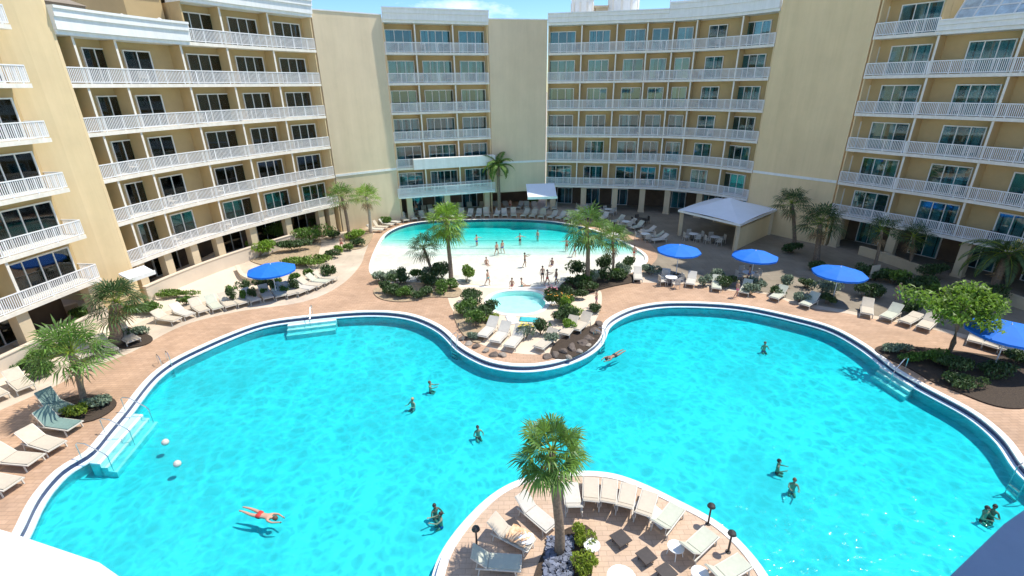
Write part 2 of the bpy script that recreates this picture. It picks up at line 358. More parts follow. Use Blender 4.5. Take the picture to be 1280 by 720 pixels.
# peninsula sand around the small round pool
PNX = [(560,352),(600,356),(660,360),(715,356),(748,360),(752,380),(745,400),(735,415),(712,432),(680,443),(640,441),(605,432),(585,420),(575,400),(562,380)]
PEN = ccw(resample(smooth(catmull([at(*p) for p in PNX], True, .4), 2), .4))
tag(fill('sand_paving', [PEN, KID], .008, SANDG), kind='structure')
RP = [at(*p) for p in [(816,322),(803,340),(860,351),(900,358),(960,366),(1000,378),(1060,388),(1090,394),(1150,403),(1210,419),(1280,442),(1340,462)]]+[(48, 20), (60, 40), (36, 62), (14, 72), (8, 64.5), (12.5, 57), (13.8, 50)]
tag(fill('patio_shade_sheet', [RP], .0, brickmat('paving_shade_grey', (.26, .22, .165), (.29, .25, .19), (.17, .145, .11), 1.2, 1.2)), kind='structure')  # building shade on the right deck painted as a darker paving sheet
tag(fill('cream_path', [catmull([at(*p) for p in [(-40,470),(40,425),(110,395),(175,372),(230,352),(282,330),(300,340),(330,352),(300,366),(250,378),(200,392),(130,425),(60,462),(0,495),(-40,515)]], True, .6)], .0, RAMP), kind='structure')
isl = fill('pool_island', [ISL], 0.0, brickmat('island_paving', (.56, .41, .29), (.61, .45, .33), (.44, .32, .23), .45, .22)); tag(isl, kind='structure')

WL = -.28; FL = -.98
def wallring(P, z0, z1): 
    b = MB(); n = len(P); b.recalc = False
    vs = [(p[0], p[1], z0) for p in P]+[(p[0], p[1], z1) for p in P]
    return b.add(vs, [(i, (i+1) % n, (i+1) % n+n, i+n) for i in range(n)])
def ring(name, P, d0, d1, z0, z1, m, parent=None):
    A = offset(P, d0); B = offset(P, d1); A.append(A[0]); B.append(B[0])
    return MB().strip(A, B, z0, z1, caps=False).build(name, m, parent)
def poolshell(P, out, label):
    sg = 1 if out else -1
    e = empty('pool_edge', (0, 0, 0)); e['kind'] = 'structure'
    ring('coping', P, -.02*sg, .29*sg, -.03, .035, COPE, e)
    A = wallring(P, -.5, .0); A.build('tile_band', TILE, e)
    A = wallring(P, FL-.05, -.5); A.build('basin_wall', PLAS, e)
    ring('gutter_ledge', P, -.24*sg, -.004*sg, WL-.05, WL+.03, LEDGE, e)
    return e
poolshell(MAIN, True, '')
poolshell(ISL, False, '')
tag(fill('pool_floor', [offset(MAIN, .05), offset(ISL, -.05)], FL, PLAS), kind='structure')
# small navy lane-depth markers are absent in the photo; water body as a closed volume
def waterbody(name, loops, top, bot, m):
    o = fill(name, loops, 0, m); me = o.data
    bm = bmesh.new(); bm.from_mesh(me)
    ret = bmesh.ops.extrude_face_region(bm, geom=bm.faces[:])
    for v in ret['geom']:
        if isinstance(v, bmesh.types.BMVert): v.co.z = bot-top
    bmesh.ops.recalc_face_normals(bm, faces=bm.faces); bm.to_mesh(me); bm.free()
    o.location.z = top
    return tag(o, kind='structure')
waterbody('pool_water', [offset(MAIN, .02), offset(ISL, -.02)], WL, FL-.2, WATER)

# beach pool: sloping floor
def beachz(x, y):
    t = (y-46.8-max(0, -x-7)*.55)/12.0
    t = max(0, min(1, t)); return -.085-.95*t**1.1
bo = fill('beach_pool_floor', [offset(BEACH, .02)], 0, PLASB); bm = bmesh.new(); bm.from_mesh(bo.data)
for yy in [41+1.2*i for i in range(20)]:
    bmesh.ops.bisect_plane(bm, geom=bm.verts[:]+bm.edges[:]+bm.faces[:], plane_co=(0, yy, 0), plane_no=(0, 1, 0))
for v in bm.verts: v.co.z = beachz(v.co.x, v.co.y)
bm.to_mesh(bo.data); bm.free(); tag(bo, kind='structure')
be = empty('beach_pool_edge'); be['kind'] = 'structure'
wallring(BEACH, -1.6, .0).build('basin_wall', PLASB, be)
far = [p for p in BEACH]
ring('coping', BEACH, 0, .32, -.03, .03, COPE, be)
# navy tile only along the deep rim
n = len(BEACH); idx = [i for i in range(n) if BEACH[i][1] > 50.5]
bt = MB(); bt.recalc = False
for i in idx:
    a, b = BEACH[i], BEACH[(i+1) % n]
    ia = offset([a, b, a], 0)
    bt.add([(a[0], a[1]-.01, -.3), (b[0], b[1]-.01, -.3), (b[0], b[1]-.01, 0), (a[0], a[1]-.01, 0)], [(0, 1, 2, 3)])
bt.build('tile_band', TILE, be)
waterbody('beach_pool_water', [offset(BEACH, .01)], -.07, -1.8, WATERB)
ke = empty('kiddie_pool_edge'); ke['kind'] = 'structure'
wallring(KID, -.5, 0).build('basin_wall', KIDP, ke); ring('coping', KID, 0, .35, -.02, .045, COPE, ke)
tag(fill('kiddie_pool_floor', [offset(KID, .02)], -.42, KIDP), kind='structure')
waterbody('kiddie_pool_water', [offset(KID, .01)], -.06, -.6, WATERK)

# ------------------------------------------------------------------ hotel wings
Zk = lambda k: 3.19+(k-2)*3.27       # underside of slab k
TS = .26                             # slab thickness
class Curve:
    def __init__(s, pts, step=.5):
        s.P = catmull(pts, False, step); s.L = [0]
        for a, b in zip(s.P, s.P[1:]): s.L.append(s.L[-1]+math.dist(a, b))
        s.len = s.L[-1]
    def at(s, t, off=0):
        if t <= 0: i = 0
        elif t >= s.len: i = len(s.L)-2
        else:
            i = 0
            while s.L[i+1] < t: i += 1
        a, b = s.P[i], s.P[i+1]; l = s.L[i+1]-s.L[i]; u = (t-s.L[i])/l
        # smoothed direction
        a2 = s.P[max(0, i-1)]; b2 = s.P[min(len(s.P)-1, i+2)]
        d = (Vector(b2)-Vector(a2)).normalized()
        return (a[0]+(b[0]-a[0])*u-d.y*off, a[1]+(b[1]-a[1])*u+d.x*off)
    def seg(s, t0, t1, off=0, step=.6):
        n = max(2, int((t1-t0)/step)+1); return [s.at(t0+(t1-t0)*i/(n-1), off) for i in range(n)]
    def tpx(s, px, z, off=0):
        best = None; t = -2
        while t <= s.len+3:
            q = s.at(t, off); v = abs(pr(q[0], q[1], z)[0]-px)
            if best is None or v < best[0]: best = (v, t)
            t += .05
        return best[1]
DEP = 1.55
def railing(parent, cur, t0, t1, z, off=.06, ends=(False, False), pitch=.125, bw=.05, solid=False):
    b = MB(); A = cur.seg(t0, t1, off-.03); B = cur.seg(t0, t1, off+.03)
    b.strip(A, B, z+1.0, z+1.07); 
    if solid: b.strip(cur.seg(t0, t1, off-.01), cur.seg(t0, t1, off+.02), z+.02, z+1.0)
    else:
        b.strip(cur.seg(t0, t1, off-.018), cur.seg(t0, t1, off+.018), z+.07, z+.13)
        n = int((t1-t0)/pitch)
        for i in range(n+1):
            t = t0+(t1-t0)*i/n; w = bw if i % 12 else .085
            a = cur.at(t-w/2, off); c = cur.at(t+w/2, off); a2 = cur.at(t-w/2, off+.03); c2 = cur.at(t+w/2, off+.03)
            z1 = z+1.0 if i % 12 else z+1.04; z0 = z+.1 if i % 12 else z
            b.add([(a[0], a[1], z0), (c[0], c[1], z0), (c2[0], c2[1], z0), (a2[0], a2[1], z0), (a[0], a[1], z1), (c[0], c[1], z1), (c2[0], c2[1], z1), (a2[0], a2[1], z1)],
                  [(0, 1, 5, 4), (1, 2, 6, 5), (2, 3, 7, 6), (3, 0, 4, 7)])
    for flag, t in zip(ends, (t0, t1)):
        if flag:
            p = cur.at(t, off); q = cur.at(t, DEP); d = Vector(q)-Vector(p)
            b.bar((*p, z+1.035), (*q, z+1.035), .06, .07)
            for j in range(1, 12):
                r = Vector(p)+d*j/12; b.bar((r.x, r.y, z+.05), (r.x, r.y, z+1.0), .05, .03)
    return b.build('railing', RAILM, parent)
def door(parent, cur, t0, t1, z, h=2.45, back=DEP, panes=None, pale=0):
    if t1 < t0: t0, t1 = t1, t0
    a = Vector(cur.at(t0, back)); b = Vector(cur.at(t1, back)); w = (b-a).length
    ang = math.atan2(b.y-a.y, b.x-a.x)
    M = Matrix.Translation((a.x, a.y, z)) @ Matrix.Rotation(ang, 4, 'Z')
    def bx(m, *q, mi=0): m.box(*q, mi, M)
    fr = MB(); d0, d1 = -.17, -.0
    bx(fr, 0, .09, d0, d1, 0, h); bx(fr, w-.09, w, d0, d1, 0, h); bx(fr, .09, w-.09, d0, d1, h-.09, h); bx(fr, .09, w-.09, d0, d1, 0, .06)
    n = panes or max(1, round((w)/1.0)); pw = (w-.18)/n
    for i in range(1, n): bx(fr, .09+pw*i-.035, .09+pw*i+.035, d0+.02, d1-.05, .06, h-.09)
    f = fr.build('balcony_door', WHITE, parent)
    g = MB(); bx(g, .09, w-.09, -.115, -.105, .06, h-.09); g.build('glass_pane', GLASS, f)
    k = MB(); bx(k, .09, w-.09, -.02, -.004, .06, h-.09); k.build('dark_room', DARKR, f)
    # curtains: pleated cloth behind the glass
    c = MB(); x = .1; any_ = False
    while x < w-.2:
        L = random.choice((.2, .35, .5, .8)); L = min(L, w-.12-x)
        if random.random() < (.62+pale*.35):
            any_ = True; m_ = int(L/.06)+1
            top = [(x+L*i/m_, -.075+.022*(i % 2)) for i in range(m_+1)]
            vs = [(p[0], p[1], .08) for p in top]+[(p[0], p[1], h-.1) for p in top]
            vs = [M @ Vector(v) for v in vs]; c.add(vs, [(i, i+1, i+1+len(top), i+len(top)) for i in range(len(top)-1)])
        x += L+random.choice((0, .1, .3))
    if any_:
        c.recalc = False; c.build('curtain', BLIND if random.random() < .3+pale*.6 else CURT, f)
    return f
def wing(label, cur, t0, t1, top, dividers, doors, bottom=2, ends=(0, 0), name='hotel_wing', fasc=True, col_ts=None, deep=4.5, rail_from=2, roof_rail=False, ground=True, pale=0, body=11, solidk=(), backm=OCHR, fz=1.5, sides=(0, 0)):
    e = empty(name, (*cur.at((t0+t1)/2), 0), label=label, cat='building'); ex = e.location.copy()
    grp = empty('tmpx'); bpy.data.objects.remove(grp)
    def fin(): 
        for ch in e.children: ch.matrix_parent_inverse = Matrix.Translation(-ex)
    zt = Zk(top)
    # back wall of the recess
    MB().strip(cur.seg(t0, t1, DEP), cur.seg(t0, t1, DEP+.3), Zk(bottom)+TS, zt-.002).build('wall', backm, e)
    for k in range(bottom, top):
        z = Zk(k); d = DEP if k > bottom else deep
        sl = MB().strip(cur.seg(t0, t1, 0), cur.seg(t0, t1, d-.003 if k > bottom else d), z, z+TS).build('balcony_slab', SLABM, e)
        railing(sl, cur, t0+.03, t1-.03, z+TS, ends=ends, solid=(k in solidk))
        for t in dividers:
            a = cur.at(t, .14); b = cur.at(t, DEP-.003)
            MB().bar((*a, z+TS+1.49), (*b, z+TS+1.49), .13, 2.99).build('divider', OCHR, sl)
            c1 = cur.at(t, .10); c2 = cur.at(t, .137); MB().bar((*c1, z+TS+1.49), (*c2, z+TS+1.49), .16, 2.99).build('divider_trim', SLABM, sl)
        for (a, b) in doors: door(e, cur, a, b, z+TS+.01, pale=pale*(k > 3))
    # ceiling of the top floor
    if fasc:
        f = MB(); f.strip(cur.seg(t0, t1, -.12), cur.seg(t0, t1, DEP+.3), zt, zt+.28)
        f.strip(cur.seg(t0, t1, -.30), cur.seg(t0, t1, .1), zt+.285, zt+fz*.62)
        f.strip(cur.seg(t0, t1, -.42), cur.seg(t0, t1, .1), zt+fz*.62+.003, zt+fz*.9)
        f.strip(cur.seg(t0, t1, -.52), cur.seg(t0, t1, .35), zt+fz*.9+.003, zt+fz)
        f.build('roof_fascia', WHITE, e)
        r = MB(); r.strip(cur.seg(t0, t1, .36), cur.seg(t0, t1, body), zt+.3, zt+.5); r.build('roof', ROOFW, e)
        if roof_rail: 
            rr = railing(e, cur, t0, t1, zt+fz, off=.2); rr.name = 'roof_railing'
    MB().strip(cur.seg(t0, t1, body-.3), cur.seg(t0, t1, body), 0, zt+.29).build('rear_wall', STUC, e)
    if ground:
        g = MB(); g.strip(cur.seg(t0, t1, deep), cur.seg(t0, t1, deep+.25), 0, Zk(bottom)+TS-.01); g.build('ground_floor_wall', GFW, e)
        for t in (col_ts or []):
            a = cur.at(t-.33, .25); M = Matrix.Translation((*cur.at(t, .3), 0)) @ Matrix.Rotation(math.atan2(cur.at(t+.3)[1]-cur.at(t-.3)[1], cur.at(t+.3)[0]-cur.at(t-.3)[0]), 4, 'Z')
            MB().box(-.36, .36, 0, .7, 0, Zk(bottom)-.003, 0, M).box(-.42, .42, -.06, .76, 0, .18, 0, M).build('column', SAND, e)
        tt = t0+1.2
        while tt+2.2 < t1-.4:
            fdo = door(e, cur, tt, tt+2.2, .02, h=2.3, back=deep); tt += 3.9
    for side in (0, 1):
        zz = sides[side]
        if zz is None: continue
        t = (t0+.07, t1-.07)[side]; a = cur.at(t, .12); b = cur.at(t, body-.4)
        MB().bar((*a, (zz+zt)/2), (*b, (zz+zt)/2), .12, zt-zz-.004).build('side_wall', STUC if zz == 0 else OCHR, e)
    fin()
    return e
def plainwall(label, pts, z1, th=.5, name='end_wall', body=10, band=True, cap=True, kind_m=STUC, z0=0):
    cur = Curve(pts, .6); e = empty(name, (*cur.at(cur.len/2), 0), label=label, cat='wall'); ex = e.location.copy()
    MB().strip(cur.seg(0, cur.len, 0), cur.seg(0, cur.len, th), z0, z1).build('stucco_wall', kind_m, e)
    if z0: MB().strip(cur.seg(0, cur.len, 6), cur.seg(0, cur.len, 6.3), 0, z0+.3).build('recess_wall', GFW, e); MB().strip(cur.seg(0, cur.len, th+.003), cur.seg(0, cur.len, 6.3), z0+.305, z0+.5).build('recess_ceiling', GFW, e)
    MB().strip(cur.seg(0, cur.len, -.06), cur.seg(0, cur.len, th+.1), z1+.002, z1+.12).build('wall_cap', WHITE, e)
    if band: MB().strip(cur.seg(.02, cur.len-.02, -.06), cur.seg(.02, cur.len-.02, -.003), Zk(3)+.1, Zk(3)+.36).build('string_course', WHITE, e)
    for ch in e.children: ch.matrix_parent_inverse = Matrix.Translation(-ex)
    return e, cur

# left near wing (L0)
L0 = Curve([(-32.4, 15), (-31.3, 24), (-30.0, 33.3)])
# balcony_door strip nearly full width
T = L0.len
wing('long sunlit wing at the left edge with protruding white balconies and wide glazing', L0, 0, T, 10, [T-5.2, T-10.4], [(T-4.6, T-.35), (T-9.8, T-5.6), (T-15, T-10.8)], ends=(False, True), col_ts=[T-.6, T-5.4, T-10.2], deep=4.2, fasc=True, sides=(0, None))
# tan gable wall between L0 and L1
A0 = L0.at(T, DEP+.02)
plainwall('tall sunlit tan gable wall between the near left balconies and the curved left wing', [(A0[0], A0[1]+.02), (-30.7, 34.6), (-29.95, 36.0)], 25.2, band=False)
tw = MB(); tw.strip([(-29.95, 36.01), (-29.9, 36.2)], [(-33.6, 37.2), (-33.6, 37.5)], 0, 25.2)
o = tw.build('gable_return_wall', STUC); tag(o, 'tan return wall closing the near end of the curved left wing', 'wall')

L1 = Curve([(-29.9, 36.2), (-29.3, 39.4), (-28.0, 43.6), (-26.0, 47.9), (-23.6, 52.2), (-20.3, 57.1)])
T = L1.len
ts = L1.tpx(238, 19.3)
dv = [L1.tpx(p, 14.0) for p in (125, 173, 248, 302, 356)]
dr = [tuple(L1.tpx(p, 13.8, DEP) for p in q) for q in ((88, 110), (128, 158), (176, 208), (250, 290), (307, 340), (359, 390))]
dr[0] = (max(.15, dr[0][0]), dr[0][1])
wing('curved left wing, near part, six balcony rows in sun below a thick white roof fascia', L1, 0, ts, 7, [t for t in dv if t < ts-.4], [d for d in dr if d[1] < ts], col_ts=[1.0, 3.6, 6.2, 8.8], fz=1.7, sides=(0, None))
wing('curved left wing, far part, one storey taller, ending at the olive corner wall', L1, ts+.004, T-.02, 8, [t for t in dv if t >= ts-.4], [d for d in dr if d[1] >= ts], col_ts=[ts+2.2, ts+6.4, ts+10.6, T-1], fz=1.6, sides=(Zk(7)+TS+.01, 0))
e, tan2 = plainwall('tall shaded olive tan wall between the curved left wing and the middle block', [(-20.28, 57.15), (-14.2, 61.8)], 23.5, kind_m=STUC2)
Mc = Curve([(-14.15, 61.85), (-2.45, 65.7)])
T = Mc.len
dv = [Mc.tpx(p, 17.5) for p in (522.5, 569)]
dr = [tuple(Mc.tpx(p, 17.3, DEP) for p in q) for q in ((486, 519), (529, 565), (575, 606))]
wing('middle block three bays wide with blue shaded balconies and white fascia', Mc, 0.02, T-.02, 8, dv, dr, col_ts=[1.2, T/2, T-.7], fz=1.5)
plainwall('tall shaded tan wall right of the middle block behind the small palm', [(-2.43, 65.72), (4.75, 67.25)], 23.4, kind_m=STUC2, z0=2.75)
R1 = Curve([(4.8, 67.2), (10.6, 66.1), (15.6, 65.1), (19.2, 64.2), (22.5, 62.4), (25.5, 59.7), (27.75, 56.6)])
T = R1.len; ts = R1.tpx(832, 20)
dv = [R1.tpx(p, 14) for p in (724, 766, 802, 833, 860, 913)]
dr = [tuple(R1.tpx(p, 13.8, DEP) for p in q) for q in ((686, 717), (733, 758), (775, 800), (808, 828), (838, 857), (875, 897), (918, 948))]
wing('back right wing, flat left part below a lower white fascia and rooftop towers', R1, .02, ts, 8, [t for t in dv if t < ts-.3], [d for d in dr if d[1] < ts+.2], col_ts=[1.0, 5.2, 9.4, 13], fz=1.3, sides=(0, None))
wing('back right wing, curved right part with a raised fascia and roof railing', R1, ts+.004, T-.02, 8, [t for t in dv if t >= ts+.3], [d for d in dr if d[1] >= ts+.2], col_ts=[ts+2, ts+6, T-1.4], fz=1.9, roof_rail=True, sides=(None, 0))
plainwall('huge plain tan wall between the two right wings above the white gazebo', [(27.78, 56.55), (30.4, 52.9), (33.0, 49.45)], 31)  # unseen top raised above the frame to lengthen the shade on the deck
R2 = Curve([(33.05, 49.4), (35.3, 45.9), (37.6, 42.2), (39.6, 38.2), (41.2, 33.5), (42.4, 28), (43.2, 20)])
T = R2.len; ts = R2.tpx(1156, 16.3)
ds = R2.tpx(1247, 14); per = ds-ts
dr0 = [tuple(R2.tpx(p, 13.8, DEP) for p in q) for q in ((1075, 1082), (1096, 1145))]
d1 = [R2.tpx(p, 13.8, DEP) for p in (1187, 1243)]
dv2 = [ts+per*i for i in range(1, 4)]; dr2 = [(d1[0]+per*i, d1[1]+per*i) for i in range(0, 3)]
wing('right wing, narrow tall bay beside the plain wall, seven balcony rows in shade', R2, .02, ts, 11, [], dr0, col_ts=[.8], fz=1.5, pale=.3, sides=(0, Zk(7)+TS+.01))  # extra unseen storeys on top, added to stretch the deck shade
wing('right wing, long part at the frame edge with ochre panels and pale blinds', R2, ts+.004, T, 7, [ts+.15]+dv2, dr2, col_ts=[ts+1, ts+1+per, ts+1+2*per, ts+1+3*per], fz=1.1, pale=.7, sides=(None, 0))
# white stacked canopy boxes on the middle block and the right wing's entrance
def sbox(name, label, cat, cur, t0, t1, o0, o1, z0, z1, m):
    o = MB().strip(cur.seg(t0, t1, o0), cur.seg(t0, t1, o1), z0, z1).build(name, m); return tag(o, label, cat)
Tm = Mc.len
sbox('balcony_canopy', 'long white canopy box over the second balcony row of the middle block', 'canopy', Mc, 2.0, Tm+.2, -1.0, -.02, Zk(3)+.1, Zk(3)+1.35, WHITE)
pw = Curve([(-14.2, 60.6), (-2.0, 64.4)])
sbox('balcony_platform', 'protruding pale balcony floor of the middle block lowest row', 'balcony', pw, .2, pw.len, .2, 1.28, Zk(2)-.1, Zk(2)+.1, WHITE)
o = railing(None, pw, .2, pw.len, Zk(2)+.1, off=.25); o.name = 'terrace_railing'; tag(o, 'white railing along the protruding lowest balcony of the middle block', 'railing')
# entrance canopy at the tan wall
def canopy(name, label, cx, cy, w, d, z, rz=0, m=ROOFW, posts=True, slope=.35):
    e = empty(name, (cx, cy, 0), rz, label, 'canopy')
    b = MB(); b.add([(-w/2, -d/2, z), (w/2, -d/2, z), (w/2, d/2, z+slope), (-w/2, d/2, z+slope), (-w/2, -d/2, z+.14), (w/2, -d/2, z+.14), (w/2, d/2, z+.14+slope), (-w/2, d/2, z+.14+slope)],
                    [(0, 3, 2, 1), (4, 5, 6, 7), (0, 1, 5, 4), (1, 2, 6, 5), (2, 3, 7, 6), (3, 0, 4, 7)]); b.build('canopy_roof', m, e)
    MB().box(-w/2-.05, w/2+.05, -d/2-.08, -d/2-.003, z-.12, z+.2).build('fascia_board', WHITE, e)
    if posts:
        for s in (-1, 1): MB().box(s*w/2*.92-.09, s*w/2*.92+.09, -d/2+.1, -d/2+.28, 0, z-.002).build('post', WHITE, e)
    return e
x, y = at(677, 247, 2.9)
canopy('entrance_canopy', 'small pale blue entrance canopy with white edge at the far tan wall', x, y+.9, 3.7, 2.4, 2.9, .08, TENT, posts=False, slope=1.25)
x, y = -28.7, 35.0
canopy('door_awning', 'small white awning under the sunlit gable wall at left', x, y, 1.9, 1.0, 2.9, R(70), ROOFW, posts=False)

# rooftop pieces
def quadroof(name, label, pts, z0, z1, rid, m, wm, cat='roof structure'):
    e = empty(name, (0, 0, 0), 0, label, cat)
    b = MB(); n = len(pts); c = [sum(p[i] for p in pts)/n for i in (0, 1)]
    b.add([(p[0], p[1], z0) for p in pts]+[(p[0], p[1], z1) for p in pts], [tuple(range(n-1, -1, -1)), tuple(range(n, 2*n))]+[(i, (i+1) % n, (i+1) % n+n, i+n) for i in range(n)])
    b.build('wall', wm, e)
    r = MB(); o = [(c[0]+(p[0]-c[0])*1.06, c[1]+(p[1]-c[1])*1.06) for p in pts]; q = [(c[0]+(p[0]-c[0])*.45, c[1]+(p[1]-c[1])*.45) for p in pts]
    r.add([(p[0], p[1], z1+.01) for p in o]+[(p[0], p[1], rid) for p in q], [tuple(range(n-1, -1, -1)), tuple(range(n, 2*n))]+[(i, (i+1) % n, (i+1) % n+n, i+n) for i in range(n)])
    r.build('roof', m, e)
    return e
ta = L1.tpx(152, 21); 
quadroof('roof_penthouse', 'brown hipped rooftop block behind the near left fascia', [L1.at(ta+2.4, 2.6), L1.at(L1.tpx(238, 19.3)-.3, 1.9), L1.at(L1.tpx(238, 19.3)-.3, 9), L1.at(ta+2.4, 9)], 20.0, 23.4, 26, ROOFT, OCHR)
quadroof('plant_room', 'dark brown rooftop plant room at the upper left corner', [L1.at(2.2, 3), L1.at(5.0, 3), L1.at(5.0, 8), L1.at(2.2, 8)], 20.0, 21.9, 22.6, ROOFT, ROOFT)
def vent(px, py, cur, t, off, z0, label):
    p = cur.at(t, off); e = empty('roof_vent', (*p, z0), 0, label, 'vent')
    MB().tube([(0, 0, 0), (0, 0, .9)], [.16, .14], 10).build('pipe', WHITE, e)
    MB().tube([(0, 0, .9), (0, 0, 1.0), (0, 0, 1.35), (0, 0, 1.5)], [.18, .34, .30, .05], 12).build('cowl', WHITE, e)
    return e
vent(0, 0, L1, 6.2, 1.2, 20.0, 'white rooftop vent against the blue sky at upper left')
vent(0, 0, L1, 8.9, 1.0, 20.0, 'white rooftop vent in front of the brown rooftop block')
def tower(px, Y, r, z1, label):
    X = (px-640)/F*(Y*ct-(z1-H)*st); e = empty('roof_tower', (X, Y, 23.2), 0, label, 'tower')
    MB().tube([(0, 0, 0), (0, 0, z1-23.2)], [r, r], 28).build('drum', WHITE, e, smooth=False)
    MB().tube([(0, 0, z1-23.2+.002), (0, 0, z1-23.2+.3)], [r*1.12, r*1.12], 28).build('rim', WHITE, e)
    b = MB()
    for k in range(10): a = 2*PI*k/10; b.box(-.12, .12, -.03, .03, .8, z1-23.2-.5, 0, Matrix.Translation((math.cos(a)*(r+.02), math.sin(a)*(r+.02), 0)) @ Matrix.Rotation(a+PI/2, 4, 'Z'))
    b.build('louvre', SLABM, e)
    return e
tower(733, 70, 1.4, 26.0, 'left white round rooftop tower on the back right wing')
tower(785, 70, 1.9, 26.4, 'right, wider white round rooftop tower on the back right wing')
o = MB().box(11.0, 13.5, 70, 73, 23.2, 25.0).box(10.8, 13.7, 69.8, 73.2, 25.003, 25.25).build('lift_housing', SAND); tag(o, 'low grey beige lift housing between the two white rooftop towers', 'roof structure')
# glazed sloping roof at the right wing
gp = [R2.at(ts+.6, .9), R2.at(T-1, .9)]
e = empty('glazed_roof', (*gp[0], 20.6), 0, 'sloping white framed glazed roof with lattice above the right fascia', 'roof structure'); ex = e.location.copy()
A = R2.seg(ts+.5, T-1, .9); B = R2.seg(ts+.5, T-1, 3.6)
b = MB(); b.recalc = False
b.add([(p[0], p[1], 20.4) for p in A]+[(p[0], p[1], 23.4) for p in B], [(i, i+1, i+1+len(A), i+len(A)) for i in range(len(A)-1)])
b.build('glass_slope', mat('roof_glass', (.50, .60, .64), .25, var=.35, scale=1.2), e)
b = MB()
for i in range(0, len(A), 2): b.bar((*A[i], 20.45), (*B[i], 23.45), .12)
for f_ in (.02, .35, .68, 1):
    for i in range(len(A)-1):
        p = Vector((*A[i], 20.45)).lerp(Vector((*B[i], 23.45)), f_); q = Vector((*A[i+1], 20.45)).lerp(Vector((*B[i+1], 23.45)), f_); b.bar(p, q, .1)
b.build('glazing_bars', WHITE, e)
b = MB(); b.strip(R2.seg(ts+1.5, T-1, 3.7), R2.seg(ts+1.5, T-1, 10), 23.5, 29.5); b.build('green_roof_shade_block', mat('copper_green', (.16, .42, .30), .6, var=.1, scale=1), e)  # block raised out of view so its shade reaches further over the deck
for ch in e.children: ch.matrix_parent_inverse = Matrix.Translation(-ex)

# ------------------------------------------------------------------ camera-side balcony
bc = Curve([(-2.6, 1.22), (-1.3, .90), (-.95, .795), (-.6, .62), (0, .42), (.6, .60), (.88, .70), (1.2, .875), (2.6, 1.5)], .2)
e = empty('near_balcony', (0, .6, 15), 0, 'out of focus white balcony parapet edge cutting both bottom corners', 'balcony'); ex = e.location.copy()
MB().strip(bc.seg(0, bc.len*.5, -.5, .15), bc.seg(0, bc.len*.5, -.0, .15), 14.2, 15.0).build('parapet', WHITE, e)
MB().strip(bc.seg(bc.len*.5+.003, bc.len, -.5, .15), bc.seg(bc.len*.5+.003, bc.len, -.0, .15), 14.2, 15.0).build('parapet_shade_half', mat('parapet_shade_bluegrey', (.20, .27, .37), .6, var=.08, scale=5), e)  # right half of the white parapet, its shade put into the colour
MB().box(3.2, 3.4, -.6, 2.45, 14.2, 22.5).build('side_wall', WHITE, e)  # unseen wall added beside the view to shade the right parapet half
for ch in e.children: ch.matrix_parent_inverse = Matrix.Translation(-ex)
# ------------------------------------------------------------------ vegetation
def frond_fan(b, base, az, el, Lp, Rb, nb, rnd, mi=0):
    d = Vector((math.cos(az)*math.cos(el), math.sin(az)*math.cos(el), math.sin(el)))
    up = Vector((0, 0, 1)); side = d.cross(up)
    if side.length < .05: side = Vector((1, 0, 0))
    side.normalize(); nrm = side.cross(d)
    tip = base+d*Lp-up*(Lp*.12)
    b.bar(base, tip, .035, .02, 1)
    for k in range(nb):
        a = (k/(nb-1)-.5)*R(215)+rnd.uniform(-.05, .05)
        L = Rb*(1-.28*abs(a)/R(107))*rnd.uniform(.88, 1.08)
        dd = (d*math.cos(a)+side*math.sin(a)).normalized()
        mid = tip+dd*L*.6+nrm*.02; end = tip+dd*L-up*L*rnd.uniform(.12, .38)
        w = L*.030+.012; s2 = dd.cross(nrm).normalized()*w
        b.add([tip, mid+s2, end, mid-s2], [(0, 1, 2, 3)])
def frond_feather(b, base, az, el, L, rnd, n=30, lw=.55):
    pts = []; p = Vector(base); e = el
    for i in range(9):
        pts.append(p.copy()); p = p+Vector((math.cos(az)*math.cos(e), math.sin(az)*math.cos(e), math.sin(e)))*L/8; e -= .19+.03*i*.5
    side = Vector((-math.sin(az), math.cos(az), 0))
    for i in range(8): b.bar(pts[i], pts[i+1], .04*(1-i/9), .03, 1)
    for k in range(n):
        f = .12+.88*k/n; i = min(7, int(f*8)); u = f*8-i; q = pts[i].lerp(pts[i+1], u); dr = (pts[i+1]-pts[i]).normalized()
        l = lw*math.sin(PI*min(1, f*.8+.2))*rnd.uniform(.85, 1.1)+.08
        for s in (-1, 1):
            dd = (side*s+dr*.6-Vector((0, 0, .35))).normalized(); e2 = q+dd*l; w = dr*.042
            b.add([q-w, q+dd*l*.5-w*1.3, e2, q+dd*l*.5+w*1.3], [(0, 1, 2, 3)])
